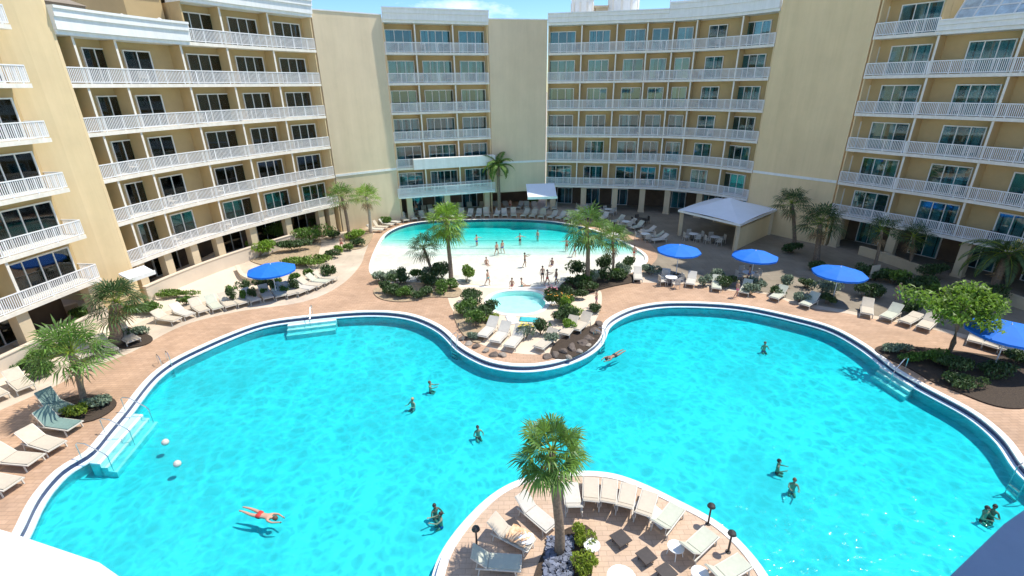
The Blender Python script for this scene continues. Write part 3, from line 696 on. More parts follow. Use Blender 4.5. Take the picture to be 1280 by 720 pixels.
def palm(label, x, y, h, kind='fan', R_=1.2, n=34, leaf=None, lean=(0, 0), group=None, trunk_r=.16, seed=1, name='palm_tree', dead=8, blades=13, bark=None, spread=(-.35, 1.4), cat='palm'):
    rnd = random.Random(seed); e = empty(name, (x, y, 0), rnd.uniform(0, 6) if lean == (0, 0) else 0, label, cat, group)
    leaf = leaf or LEAFA; top = Vector((lean[0], lean[1], h))
    pts = []; rr = []
    for i in range(13):
        u = i/12; q = Vector((lean[0]*u**1.6, lean[1]*u**1.6, h*u)); q += Vector((math.sin(u*4+seed)*.05, math.cos(u*3+seed)*.05, 0))*min(1, u*3)
        pts.append(q); rr.append(trunk_r*(1.35-.5*u if u < .3 else 1.2-.3*u+(.08 if i % 2 else 0)))
    pts[0].z = -.05
    MB().tube(pts, rr, 9).build('trunk', bark or BARK, e, smooth=True)
    b = MB(); b.recalc = False; top = pts[-1]
    for i in range(n):
        az = i*2.39996+rnd.uniform(-.3, .3); el = spread[1]-(spread[1]-spread[0])*((i+.5)/n)**.8+rnd.uniform(-.12, .12)
        o = top+Vector((rnd.uniform(-.08, .08), rnd.uniform(-.08, .08), rnd.uniform(-.15, .15)))
        if kind == 'fan': frond_fan(b, o, az, el, R_*rnd.uniform(.45, .62), R_*rnd.uniform(.5, .66), blades, rnd)
        else: frond_feather(b, o, az, el, R_*rnd.uniform(1.0, 1.25), rnd)
    b.build('crown', [leaf, LEAFY], e)
    if dead:
        d = MB(); d.recalc = False
        for i in range(dead):
            az = i*2.4+rnd.uniform(-.3, .3)
            if kind == 'fan': frond_fan(d, top-Vector((0, 0, .2+.2*rnd.random())), az, rnd.uniform(-1.25, -.8), R_*.35, R_*.38, 8, rnd)
            else: frond_feather(d, top-Vector((0, 0, .2)), az, rnd.uniform(-1.3, -.9), R_*.7, rnd, n=10, lw=.25)
        d.build('dead_fronds', [DEADF, DEADF], e)
    return e
_bush = {}
def bush(label, x, y, rx, ry, h, leaf, n=None, group=None, seed=1, name='shrub', size=.13, flower=None, z=0, rz=0, cat='shrub'):
    rnd = random.Random(seed*7+3); b = MB(); b.recalc = False
    e = empty(name, (x, y, z), rz, label, cat, group)
    n = n or int(850*max(.4, (rx*ry)**.5)*(.13/size)**1.0)
    lobes = [(rnd.uniform(-.55, .55)*rx, rnd.uniform(-.55, .55)*ry, rnd.uniform(.45, .75)*h, rnd.uniform(.35, .6)) for _ in range(5)]
    for i in range(n):
        lx, ly, lz, lr = rnd.choice(lobes); u = rnd.uniform(-1, 1); a = rnd.uniform(0, 2*PI); s = math.sqrt(1-u*u); r = rnd.uniform(.45, 1.1)**.6*lr
        p = Vector((lx+rx*r*s*math.cos(a), ly+ry*r*s*math.sin(a), max(.03, lz+h*.55*r*u)))
        q = Vector((rnd.gauss(0, 1), rnd.gauss(0, 1), rnd.gauss(0, 1)+.9)).normalized().to_track_quat('Z', 'Y'); L = size*rnd.uniform(.6, 1.25)
        b.add([p+q @ Vector(v) for v in ((0, -L, 0), (L*.45, 0, .02), (0, L, 0), (-L*.45, 0, .02))], [(0, 1, 2, 3)])
    b.build('foliage', leaf, e)
    s = MB()
    for i in range(6):
        lx, ly, lz, lr = lobes[i % 5]; s.tube([(lx*.15, ly*.15, -.04), (lx*.6, ly*.6, lz*.5), (lx, ly, lz)], [.03, .022, .01], 5)
    s.build('stems', BARK, e)
    if flower is not None:
        f = MB(); f.recalc = False
        for i in range(26):
            lx, ly, lz, lr = rnd.choice(lobes); a = rnd.uniform(0, 2*PI); r = rnd.uniform(.2, 1)*lr
            p = Vector((lx+rx*r*math.cos(a), ly+ry*r*math.sin(a), lz+h*.5*lr*math.sqrt(max(0, 1-r*r))+.1))
            for k in range(5):
                t = 2*PI*k/5; t2 = t+.9; L = .07; f.add([p, p+Vector((math.cos(t)*L, math.sin(t)*L, .02)), p+Vector((math.cos(t2)*L, math.sin(t2)*L, .03))], [(0, 1, 2)])
        tag(f.build('flowers', flower, e), kind='stuff')
    return e
def bed(label, px, z=.012, m=MULCH, world=None):
    P = ccw(resample(smooth(catmull(world or [at(*p) for p in px], True, .3), 1), .35))
    o = fill('planting_bed', [P], z, m); me = o.data
    bm = bmesh.new(); bm.from_mesh(me); r = bmesh.ops.extrude_face_region(bm, geom=bm.faces[:])
    for v in r['geom']:
        if isinstance(v, bmesh.types.BMVert): v.co.z = .07
    bmesh.ops.recalc_face_normals(bm, faces=bm.faces); bm.to_mesh(me); bm.free(); tag(o, kind='structure'); return P
def rock(label, x, y, r, m=ROCK, seed=1, flat=.6, z=0, group=None):
    rnd = random.Random(seed); bm = bmesh.new(); bmesh.ops.create_icosphere(bm, subdivisions=2, radius=r)
    sx, sy = rnd.uniform(.7, 1.3), rnd.uniform(.7, 1.3); dirs = [Vector((rnd.gauss(0, 1), rnd.gauss(0, 1), rnd.gauss(0, 1))).normalized() for _ in range(7)]
    for v in bm.verts:
        n = v.co.normalized(); k = 1
        for d in dirs: k -= max(0, n.dot(d)-.55)*.55
        v.co = Vector((v.co.x*sx*k, v.co.y*sy*k, max(-.1*r, v.co.z*flat*k)+r*flat*.25))
    me = bpy.data.meshes.new('boulder'); bm.to_mesh(me); bm.free(); me.materials.append(m)
    o = bpy.data.objects.new('boulder', me); C.objects.link(o); o.location = (x, y, z); o.rotation_euler.z = rnd.uniform(0, 6)
    return tag(o, label, 'rock', group)

SOIL = mat('sandy_soil', (.36, .27, .17), .95, var=.25, scale=5, bump=.8, bscale=20)
# palms -------------------------------------------------------------------
def palm_at(label, bx, by, cx, cy, **k):
    x, y = at(bx, by); h = zat(cx, cy, y)
    # horizontal lean so that the crown stands over its photographed place
    d = y*ct-(h-H)*st; X = ((cx-640)*cr/F)*d
    lean = k.pop('lean', None)
    ln = (max(-1.2, min(1.2, X-x)), 0) if lean is None else lean
    return palm(label, x, y, h, lean=ln if abs(ln[0]) > .25 else (0.001, 0), **k)
palm_at('large spiky fan palm rising from the island planting, its crown over the water', 699, 692, 688, 563, R_=1.32, n=30, blades=21, seed=33, trunk_r=.15, leaf=LEAFA, dead=14, spread=(-.6, 1.35))
palm_at('bushy palm with leaning dark trunk beside the left pool edge', 108, 506, 86, 440, R_=2.1, n=36, seed=5, trunk_r=.13, leaf=LEAFA, blades=15, dead=8)
palm_at('broad dark palm with thick trunk at the left walkway corner', 148, 430, 146, 378, R_=2.0, n=38, seed=8, trunk_r=.3, leaf=LEAFD, blades=15, kind='fan')
palm_at('left of two fan palms at the end of the curved left wing', 438, 300, 428, 245, R_=1.9, n=30, seed=11, leaf=LEAFA)
palm_at('right of two fan palms, pale trunk, before the olive corner wall', 464, 292, 462, 246, R_=1.9, n=30, seed=12, leaf=LEAFB, bark=BARKL)
palm_at('tall round headed green palm in front of the beach pool', 564, 352, 558, 277, R_=2.0, n=60, seed=14, leaf=LEAFB, blades=14, dead=6, spread=(-1.1, 1.45))
palm_at('short dark palm just left of the tall round headed palm', 542, 349, 530, 310, R_=1.6, n=30, seed=15, leaf=LEAFD, trunk_r=.12)
palm_at('tall shaggy palm right of the beach pool swimmers', 735, 356, 734, 284, R_=2.3, n=44, seed=17, leaf=LEAFA, dead=12, spread=(-.9, 1.35))
palm_at('slimmer palm with loose crown close right of the shaggy palm', 766, 349, 766, 298, R_=1.9, n=30, seed=18, leaf=LEAFA, trunk_r=.11, dead=10)
x, y = -1.6, 64.6; palm('small feather palm with drooping fronds against the far tan wall', x, y, zat(624, 206, y), kind='feather', R_=2.3, n=20, seed=21, leaf=LEAFA, trunk_r=.2)
palm_at('dark fan palm by the plain wall right of the gazebo', 992, 311, 990, 255, R_=2.0, n=34, seed=22, leaf=LEAFD)
palm_at('spreading dark palm left of the blue umbrella row end', 1020, 326, 1026, 279, R_=2.3, n=40, seed=23, leaf=LEAFD, trunk_r=.22, dead=12)
palm_at('thin dark palm in front of the right wing columns', 1092, 341, 1103, 288, R_=1.7, n=22, seed=24, leaf=LEAFD, trunk_r=.12)
palm_at('second thin dark palm in front of the right wing columns, further right', 1135, 338, 1143, 296, R_=1.7, n=22, seed=25, leaf=LEAFD, trunk_r=.12)
x, y = at(1183, 449); hh = zat(1190, 372, y)
e = empty('broadleaf_tree', (x, y, 0), 0, 'bright green spreading tree on the mulch bed beside the right pool edge', 'tree')
rt_ = random.Random(31); b = MB(); b.tube([(0, 0, -.05), (.05, 0, 1.2), (-.05, .05, hh*.55), (.1, 0, hh*.72)], [.2, .15, .13, .10], 9)
tips = []
for k in range(13):
    a = k*2.4+rt_.uniform(-.3, .3); r_ = rt_.uniform(.7, 1.95); z_ = hh*.95+rt_.uniform(-.5, .6)-r_*.16
    tp = Vector((math.cos(a)*r_*(1.5 if math.cos(a) < 0 else 1.05), math.sin(a)*r_, z_)); b.tube([(.05, 0, hh*.6), (tp.x*.45, tp.y*.45, hh*.72), tuple(tp)], [.08, .05, .02], 6, cap=False); tips.append(tp)
b.build('trunk', BARK, e, smooth=True)
b = MB(); b.recalc = False
for tp in tips+[Vector((0, 0, hh*1.12)), Vector((.6, -.3, hh*1.05))]:
    cr_ = rt_.uniform(.45, .8)
    for i in range(230):
        u = rt_.uniform(-1, 1); a = rt_.uniform(0, 2*PI); q_ = math.sqrt(1-u*u); rr_ = rt_.uniform(.3, 1.15)*cr_
        p = tp+Vector((rr_*q_*math.cos(a)*1.25, rr_*q_*math.sin(a)*1.25, rr_*u*.6)); L = rt_.uniform(.1, .2)
        q = Vector((rt_.gauss(0, .8), rt_.gauss(0, .8), 1)).normalized().to_track_quat('Z', 'Y')
        b.add([p+q @ Vector(v) for v in ((0, -L, 0), (L*.42, 0, .02), (0, L, -.03), (-L*.42, 0, .02))], [(0, 1, 2, 3)])
b.build('crown', mat('tree_leaf', (.17, .29, .03), .5, isl=.5, trans=.35), e)
x, y = at(1238, 372); palm('dark wide palm at the right frame edge before the right wing', x, y, zat(1240, 318, y), kind='feather', R_=3.0, n=26, seed=27, leaf=LEAFD, trunk_r=.25, spread=(-.2, 1.1))
e = empty('flower_spike', (x+.2, y-.3, zat(1240, 318, y)+.1), 0, 'orange yellow bloom spike on top of the dark palm at right', 'flower')
b = MB(); b.recalc = False; rr = random.Random(3)
for i in range(120):
    t = rr.random(); a = rr.uniform(0, 2*PI); p = Vector((math.cos(a)*.35*(1-t), math.sin(a)*.35*(1-t), t*1.1)); q = Vector((math.cos(a), math.sin(a), .8))*.12
    b.add([p, p+q+Vector((.04, 0, 0)), p+q*1.4], [(0, 1, 2)])
b.build('petals', FLOW[3], e); MB().tube([(0, 0, -.1), (0, 0, .9)], [.05, .02], 6).build('stalk', BARK, e)

# planting beds
bed('', [(1092,438),(1110,432),(1160,436),(1200,440),(1240,446),(1285,452),(1300,500),(1270,512),(1235,506),(1200,492),(1165,478),(1138,462),(1112,450)])
bed('', [(468,362),(500,354),(550,356),(576,362),(572,372),(540,372),(505,378),(475,374)], m=SOIL)
bed('', [(70,505),(100,494),(140,498),(146,508),(125,524),(95,530),(76,522)])
bed('', [(150,408),(178,416),(192,424),(182,432),(150,436),(135,425)])
bed('', [(715,350),(790,343),(800,351),(760,360),(722,370),(700,362)])
bed('', world=[(1.0, 9.5), (2.3, 11.0), (3.0, 13.2), (2.9, 14.1), (2.1, 14.0), (1.2, 13.2), (.6, 11.8), (.3, 10)], px=None)
bed('', [(568,388),(590,375),(612,395),(606,420),(600,430),(585,425),(572,408)], m=SOIL)
bed('', [(688,440),(700,425),(740,408),(750,402),(752,418),(738,436),(712,449),(694,449)])
bed('', [(310,318),(345,292),(395,296),(400,310),(385,330),(330,332)], m=SOIL)
bed('', [(430,296),(450,286),(466,290),(460,306),(440,312)], m=SOIL)
# shrubs: (px, py, rx, ry, h, material, label)
SH = [
 (95,519,.75,.5,.6,LEAFY,'lime shrub under the leaning palm on the left pool deck'),
 (125,509,.8,.5,.55,LEAFG,'grey green shrub right of the lime shrub under the leaning palm'),
 (175,419,.6,.5,.5,LEAFG,'small grey green shrub at the foot of the broad left palm'),
 (160,424,.5,.5,.8,LEAFD,'dark shrub wrapped round the broad left palm trunk'),
 (170,392,2.2,.5,.6,HEDGE,'long low hedge strip above the broad left palm'),
 (225,372,1.8,.5,.7,HEDGE,'low hedge strip above the left lounger row'),
 (232,380,.5,.4,.7,LEAFA,'upright green shrub behind the first loungers of the left row'),
 (322,322,1.7,1.3,1.6,LEAFB,'bright shrub left of the left blue umbrella'),
 (345,300,2.0,1.6,2.1,LEAFA,'big rounded shrub behind the left blue umbrella'),
 (368,315,1.9,1.1,1.3,LEAFD,'dark low shrub right behind the left blue umbrella'),
 (394,305,1.9,1.3,1.7,LEAFA,'rounded green shrub further right of the left blue umbrella'),
 (386,332,2.3,1.0,.9,HEDGE,'flat green ground shrub right of the left blue umbrella'),
 (416,298,.9,.7,.9,LEAFD,'small dark shrub near the two fan palms'),
 (448,299,1.2,1.0,1.1,LEAFB,'round bright shrub at the foot of the two fan palms'),
 (290,371,.45,.4,.9,LEAFA,'first small rose shrub behind the left lounger row'),
 (306,366,.5,.4,1.0,LEAFD,'second small rose shrub behind the left lounger row'),
 (328,362,.7,.5,1.0,LEAFD,'third, widest rose shrub behind the left lounger row'),
 (346,360,.45,.4,.9,LEAFA,'fourth small rose shrub behind the left lounger row'),
 (368,355,.5,.4,1.0,LEAFA,'fifth small rose shrub behind the left lounger row'),
 (386,350,.5,.4,1.0,LEAFA,'last small rose shrub behind the left lounger row'),
 (410,348,.8,.6,1.1,LEAFD,'dark shrub by the shaded lounger near the beach pool path'),
 (480,352,.8,.6,1.0,LEAFG,'grey shrub at left end of the two palm bed'),
 (500,366,1.2,.7,.7,LEAFD,'dark spreading shrub in front of the short dark palm'),
 (528,360,1.3,.8,1.1,LEAFD,'middle dark shrub between the two central palms and the walk'),
 (550,352,.8,.7,1.5,LEAFD,'upright dark shrub beside the trunk of the tall palm'),
 (582,351,.8,.8,1.3,HEDGE,'round clipped green bush right of the tall palm trunk'),
 (590,378,1.0,.8,1.0,LEAFD,'dark shrub left of the small round pool'),
 (582,396,.8,.7,1.2,LEAFA,'green shrub at left side of the peninsula'),
 (600,404,.9,.8,1.3,LEAFD,'dark green shrub left of the peninsula loungers'),
 (616,403,.5,.5,.6,LEAFY,'lime tuft left of the peninsula loungers'),
 (590,424,.6,.4,.5,LEAFG,'low grey shrub by the left peninsula boulders'),
 (656,424,.7,.5,1.1,LEAFG,'yellow green shrub in the middle of the peninsula'),
 (676,418,.6,.5,1.0,LEAFD,'dark shrub right of the peninsula middle'),
 (690,430,.5,.4,.8,LEAFG,'thin pale shrub above the brown boulders'),
 (700,384,1.0,.7,.9,LEAFA,'leafy shrub with orange flowers right of the small round pool'),
 (715,398,.7,.6,.9,LEAFB,'lighter leafy shrub right of the orange flowered one'),
 (690,371,.9,.6,.7,LEAFD,'shrub with pink flowers just right of the small round pool'),
 (716,372,1.0,.7,.9,LEAFD,'dark shrub beside the tall shaggy palm'),
 (722,346,.9,.7,1.5,LEAFD,'upright dark bush left of the shaggy palm trunk'),
 (752,340,1.0,.8,1.6,LEAFD,'dense dark bush between the two shaggy palms'),
 (744,390,.6,.5,.6,LEAFD,'little dark shrub near the boulders at the peninsula right'),
 (702,246,1.4,1.0,2.4,LEAFA,'tall green bush right of the entrance canopy'),
 (770,252,2.0,.9,1.6,LEAFD,'dark bush under the far right balconies'),
 (810,252,1.2,.8,1.8,LEAFA,'green bush before the yellow column of the right wing'),
 (945,362,.8,.6,1.0,LEAFG,'pale grey shrub at the shade edge near the second right umbrella'),
 (980,358,.7,.5,1.1,LEAFG,'second pale grey shrub at the shade edge'),
 (1030,367,1.3,.7,1.1,LEAFG,'wide pale blue green shrub below the third right umbrella'),
 (1008,360,.6,.5,.8,LEAFD,'small dark shrub left of the wide blue green shrub'),
 (990,316,1.1,.7,.9,LEAFD,'dark low shrub at the foot of the palm by the gazebo'),
 (1022,338,.9,.6,.7,LEAFD,'dark shrub below the spreading palm'),
 (1078,372,.9,.7,1.2,LEAFD,'dark bush at right of the third right umbrella'),
 (1120,440,.9,.5,.5,LEAFG,'low shrub at the left tip of the right mulch bed'),
 (1190,466,1.3,.7,.9,LEAFD,'large dark shrub in the middle of the right mulch bed'),
 (1172,455,.8,.6,.8,LEAFA,'green shrub at the foot of the bright spreading tree'),
 (1206,484,1.1,.6,.7,LEAFD,'dark shrub near the pool side of the right mulch bed'),
 (1240,470,1.1,.6,.8,LEAFD,'dark shrub at the right of the mulch bed'),
 (1268,455,.9,.6,.8,LEAFD,'dark shrub behind the mulch bed near the frame edge'),
 (1140,452,.8,.4,.6,LEAFA,'small green shrub by the coping in the mulch bed'),
 (1230,380,1.6,.9,1.6,LEAFD,'tall dark bush below the dark wide palm'),
 (1165,350,1.5,.9,1.3,LEAFD,'dark bush at the ground floor of the right wing'),
]
for i, (px, py, rx, ry, h, m, lab) in enumerate(SH):
    x, y = at(px, py); fl = {34: FLOW[1], 36: FLOW[0], 31: FLOW[3]}.get(i)
    bush(lab, x, y, rx*1.2, ry*1.2, h*1.12, m, seed=i+1, size=.10 if y < 40 else .15, flower=fl, group='shrubs of the planting beds')
for k, (x, y, r, h, s) in enumerate([(2.55, 13.3, .5, .75, 61), (2.3, 12.2, .6, .8, 62), (2.2, 11.2, .6, .8, 63)]):
    bush(('yellow green shrub at the top of the island planting', 'yellow green shrub in the middle of the island planting', 'yellow green shrub at the frame bottom of the island planting')[k], x, y, r, r, h, LEAFY, n=900, seed=s, size=.06, group='island shrubs')
# blue grey pebbles round the island palm: uncountable
rr = random.Random(4); b = MB()
for i in range(420):
    u = rr.random(); x = .75+1.0*rr.random()+u*.45; y = 10.6+u*2.9; s = rr.uniform(.04, .1)
    M = Matrix.Translation((x, y, .1+rr.uniform(0, .05))) @ Matrix.Rotation(rr.uniform(0, 3), 4, 'Z') @ Matrix.Rotation(rr.uniform(-.4, .4), 4, 'X')
    b.box(-s, s, -s*.7, s*.7, -s*.5, s*.5, 0, M)
tag(b.build('pebbles', ROCKB), kind='stuff')
# boulders
RK = [(684,446,.35),(694,445,.4),(704,441,.45),(716,436,.5),(727,430,.5),(736,424,.5),(744,416,.5),(748,406,.4),(710,447,.35),(724,441,.35),(736,433,.3)]
for i, (px, py, r) in enumerate(RK):
    x, y = at(px, py); rock(f'brown boulder in the rock edge on the peninsula right side, number {i+1} from its left end' if False else ['dark brown boulder at the left tip of the peninsula rock edge','second dark brown boulder from the left tip of the peninsula rock edge','third dark brown boulder from the left tip of the peninsula rock edge','boulder left of the middle of the peninsula rock edge','middle boulder of the peninsula rock edge','boulder right of the middle of the peninsula rock edge','big boulder near the right end of the peninsula rock edge','last boulder at the right end of the peninsula rock edge','small front boulder nearest the tiled pool wall','small front boulder in the middle of the rock edge','small front boulder at right of the rock edge'][i], x, y, r, ROCKD if i < 8 else ROCK, seed=i+40, group='boulders on the peninsula')
RK = [(578,424),(586,430),(596,434),(607,439),(618,444),(628,445)]
for i, (px, py) in enumerate(RK):
    x, y = at(px, py); rock(['brown boulder at the left peninsula corner','second brown boulder from the left peninsula corner','third brown boulder from the left peninsula corner','fourth brown boulder from the left peninsula corner','fifth brown boulder from the left peninsula corner','brown boulder in front of the white peninsula loungers'][i], x, y, .33, ROCK if i % 2 else ROCKD, seed=i+70, group='boulders on the peninsula')
ax = [(26,478),(38,474),(52,470),(44,462)]
for i, (px, py) in enumerate(ax):
    x, y = at(px, py); rock(['grey boulder left of the leaning palm','grey boulder in the middle of the left rock group','grey boulder at right of the left rock group','dark boulder behind the left rock group'][i], x, y, .4, ROCK if i < 3 else ROCKD, seed=90+i, group='boulders left of the leaning palm')
# ------------------------------------------------------------------ furniture
def lounger(sling, recl=35, frame=LFRAME, name='sun_lounger', wide=.68, dark=False):
    e = empty(name); a = R(recl); hw = wide/2; z = .33; L = 1.25; Lb = .75
    f = MB()
    for s in (-1, 1): f.bar((s*hw, 0, z), (s*hw, L+.7 if recl < 25 else L+.45, z), .045, .05)
    f.bar((-hw-.02, .02, z), (hw+.02, .02, z), .045); f.bar((-hw, L, z-.003), (hw, L, z-.003), .04); f.build('frame', frame, e)
    for s in (-1, 1):
        for yy in (.22, L+.3): MB().bar((s*(hw-.003), yy, z-.02), (s*(hw+.01), yy+(-.05 if yy < 1 else .05), 0), .045).build('leg', frame, e)
    def cush(p0, p1, sag):
        n = 7; b = MB(); vs = []; p0 = Vector(p0); p1 = Vector(p1); d = (p1-p0); nn = Vector((1, 0, 0)).cross(d.normalized())
        top = []; bot = []
        for i in range(n):
            u = i/(n-1); c = p0+d*u+nn*(-sag*math.sin(PI*u))
            for s in (-1, 1): top.append(c+Vector((s*(hw-.03), 0, 0))+nn*.03); bot.append(c+Vector((s*(hw-.03), 0, 0))-nn*.03)
        vs = top+bot; fs = []; N = 2*n
        for i in range(n-1):
            fs += [(2*i, 2*i+1, 2*i+3, 2*i+2), (N+2*i, N+2*i+2, N+2*i+3, N+2*i+1), (2*i, 2*i+2, N+2*i+2, N+2*i), (2*i+1, N+2*i+1, N+2*i+3, 2*i+3)]
        fs += [(0, N, N+1, 1), (N-2, N-1, 2*N-1, 2*N-2)]
        return b.add(vs, fs)
    cush((0, .05, z+.045), (0, L-.02, z+.045), .02).build('seat', sling, e)
    bk = cush((0, L+.02, z+.05), (0, L+.02+Lb*math.cos(a), z+.05+Lb*math.sin(a)), .015).build('backrest', sling, e)
    s = MB(); 
    for q in (-1, 1): s.bar((q*(hw-.02), L+.02, z+.03), (q*(hw-.02), L+.02+Lb*math.cos(a), z+.03+Lb*math.sin(a)), .035)
    s.bar((-hw+.02, L+.02+Lb*math.cos(a), z+.03+Lb*math.sin(a)), (hw-.02, L+.02+Lb*math.cos(a), z+.03+Lb*math.sin(a)), .035); s.bar((-hw+.02, L+.05, z+.03), (hw-.02, L+.05, z+.03), .03)
    if recl > 20:
        for q in (-1, 1): s.bar((q*(hw-.06), L+.42, z), (q*(hw-.06), L+.02+Lb*.6*math.cos(a), z+Lb*.6*math.sin(a)), .025)
    s.build('back_frame', frame, e)
    return e
LP = {}
def put_lounger(kind, x, y, ang, label, group, sc=1):
    if kind not in LP:
        LP[kind] = dict(cream=lambda: lounger(SLING, 38), white=lambda: lounger(SLINGW, 38), sage=lambda: lounger(SLINGG, 40), teal=lambda: lounger(SLINGT, 62), flat=lambda: lounger(SLING, 8), up=lambda: lounger(SLING, 62))[kind]()
    return place(LP[kind], (x, y, 0), ang, label, 'lounger', group, sc)
def lounger_px(kind, foot, head, label, group, sc=1):
    f = at(*foot); h = at(*head); ang = math.atan2(h[1]-f[1], h[0]-f[0])-PI/2
    return put_lounger(kind, f[0], f[1], ang, label, group, sc)
GI = 'sun loungers on the pool island'
isl_l = [('sage',(652,712),(588,708),'sage lounger at the lower left tip of the island, foot to the centre'),
 ('cream',(665,690),(596,655),'wide cream lounger with an orange patterned towel, left on the island'),
 ('white',(690,668),(648,632),'white lounger between the wide cream one and the palm trunk'),
 ('white',(712,610),(718,652),'white lounger just right of the island palm trunk'),
 ('cream',(738,604),(738,650),'cream lounger, first of the upper row right of the palm'),
 ('cream',(762,606),(758,652),'cream lounger, second of the upper row right of the palm'),
 ('cream',(786,612),(778,656),'cream lounger, third of the upper row right of the palm'),
 ('cream',(812,622),(800,664),'cream lounger, fourth of the upper row right of the palm'),
 ('sage',(846,640),(812,684),'sage lounger right of the upper cream row on the island'),
 ('sage',(888,672),(848,710),'sage lounger between the two dark bollard shadows'),
 ('sage',(930,708),(885,735),'sage lounger at the lower right end of the island')]
for k, f, h, lab in isl_l: lounger_px(k, f, h, lab, GI, .95)
GL = 'loungers on the left deck'
left = [('cream',(76,566),(8,546),'large cream lounger, uppermost of the three at the left frame edge'),
 ('cream',(50,583),(-18,577),'cream lounger, middle of the three at the left frame edge'),
 ('cream',(22,614),(-50,600),'cream lounger, lowest of the three at the left frame edge'),
 ('teal',(98,540),(40,532),'lounger with a tall teal backrest nearest the pool steps at left'),
 ('teal',(88,520),(52,505),'lounger with dark raised backrest beside the leaning palm'),
 ('cream',(36,492),(10,470),'cream lounger at left below the rocks by the walkway'),
 ('cream',(4,503),(-28,485),'cream lounger cut by the left frame edge on the walkway'),
 ('cream',(112,452),(92,430),'cream lounger behind the leaning palm crown'),
 ('cream',(142,445),(112,424),'cream lounger, second behind the leaning palm crown'),
 ('up',(170,432),(136,413),'white lounger with raised back left of the broad palm')]
for k, f, h, lab in left: lounger_px(k, f, h, lab, GL, 1.15)
ordn = ['first', 'second', 'third', 'fourth', 'fifth', 'sixth', 'seventh', 'eighth', 'ninth', 'tenth', 'eleventh', 'twelfth', 'thirteenth', 'fourteenth', 'fifteenth', 'sixteenth', 'seventeenth', 'eighteenth', 'nineteenth', 'twentieth', 'twenty first', 'twenty second', 'twenty third', 'twenty fourth']
edge = Curve([at(*p) for p in ((222,407),(250,397),(290,389),(335,379),(380,371),(425,352))], .5)
rr = random.Random(9)
nrow = 15
for i in range(nrow):
    t = .2+(edge.len-.4)*i/(nrow-1); p = edge.at(t, .15); q = edge.at(t, 1.15)
    ang = math.atan2(q[1]-p[1], q[0]-p[0])-PI/2+R(14)+rr.uniform(-.06, .06)
    put_lounger(('cream', 'white', 'cream', 'sage', 'cream')[i % 5], p[0], p[1], ang, f'white lounger, {ordn[i]} from the left in the long curved row on the left deck', 'long lounger row on the left deck', 1.1)
# second, sparser row behind it
edge2 = Curve([at(*p) for p in ((30,452),(80,430),(110,412))], .5)
for i in range(5):
    p = edge2.at(edge2.len*i/4); q = edge2.at(edge2.len*i/4, 1); put_lounger('flat', p[0], p[1], math.atan2(q[1]-p[1], q[0]-p[0])-PI/2+rr.uniform(-.1, .1), f'cream lounger by the left wing columns, {ordn[i]} from the left', 'loungers by the left wing columns', 1.1)
GP = 'white loungers on the peninsula'
for i, (f, h) in enumerate([((602,427),(618,411)),((618,434),(634,416)),((636,440),(650,423))]):
    lounger_px('white', f, h, ['left white lounger of three behind the peninsula boulders', 'middle white lounger of three behind the peninsula boulders', 'right white lounger of three behind the peninsula boulders'][i], GP, 1.15)
for i, (f, h) in enumerate([((704,424),(716,410)),((718,418),(732,406)),((672,441),(688,428))]):
    lounger_px('cream', f, h, ['cream lounger behind the brown boulders, left one', 'cream lounger behind the brown boulders, right one', 'cream lounger at the peninsula tip'][i], GP, 1.1)
# far deck rows under the balconies
_bk = sorted([p for p in offset(BEACH, .75) if p[1] > 56 and p[0] < 8.5])
far = Curve([_bk[i] for i in range(0, len(_bk), 4)], .5)
nf = 24
for i in range(nf):
    t = .3+(far.len-.6)*i/(nf-1); p = far.at(t, 0); q = far.at(t, 1)
    put_lounger('up' if i % 3 == 1 else 'white', p[0], p[1], math.atan2(q[1]-p[1], q[0]-p[0])-PI/2+rr.uniform(-.2, .2), f'pale lounger, {ordn[i]} from the left on the far shaded side of the beach pool', 'lounger row on the far side of the beach pool', 1.05)
rt = Curve([at(*p) for p in ((790,357),(850,362),(905,371),(960,380),(1010,392))], .5)
for i in range(7):
    p = rt.at(.5+(rt.len-1)*i/6, .6); q = rt.at(.5+(rt.len-1)*i/6, 1.6)
    put_lounger('sage' if i > 2 else 'white', p[0], p[1], math.atan2(q[1]-p[1], q[0]-p[0])-PI/2+rr.uniform(-.2, .2), f'lounger at the shade edge right of the beach pool, {ordn[i]} from the left', 'loungers at the shade edge', 1.05)
rt = Curve([at(*p) for p in ((1082,400),(1115,407),(1150,417))], .5)
for i in range(4):
    p = rt.at(rt.len*i/3, .25); q = rt.at(rt.len*i/3, 1.3)
    put_lounger(('cream', 'sage', 'flat', 'cream')[i], p[0], p[1], math.atan2(q[1]-p[1], q[0]-p[0])-PI/2+rr.uniform(-.25, .25), f'cream lounger in the row left of the bright spreading tree, {ordn[i]} from the left', 'loungers left of the spreading tree', 1.1)
rt = Curve([at(*p) for p in ((1215,436),(1250,446),(1290,460))], .5)
for i in range(5):
    p = rt.at(rt.len*i/4, .25); q = rt.at(rt.len*i/4, 1.3)
    put_lounger('cream', p[0], p[1], math.atan2(q[1]-p[1], q[0]-p[0])-PI/2+rr.uniform(-.08, .08), f'lounger under the rightmost blue umbrella, {ordn[i]} from the left', 'loungers under the rightmost umbrella', 1.1)
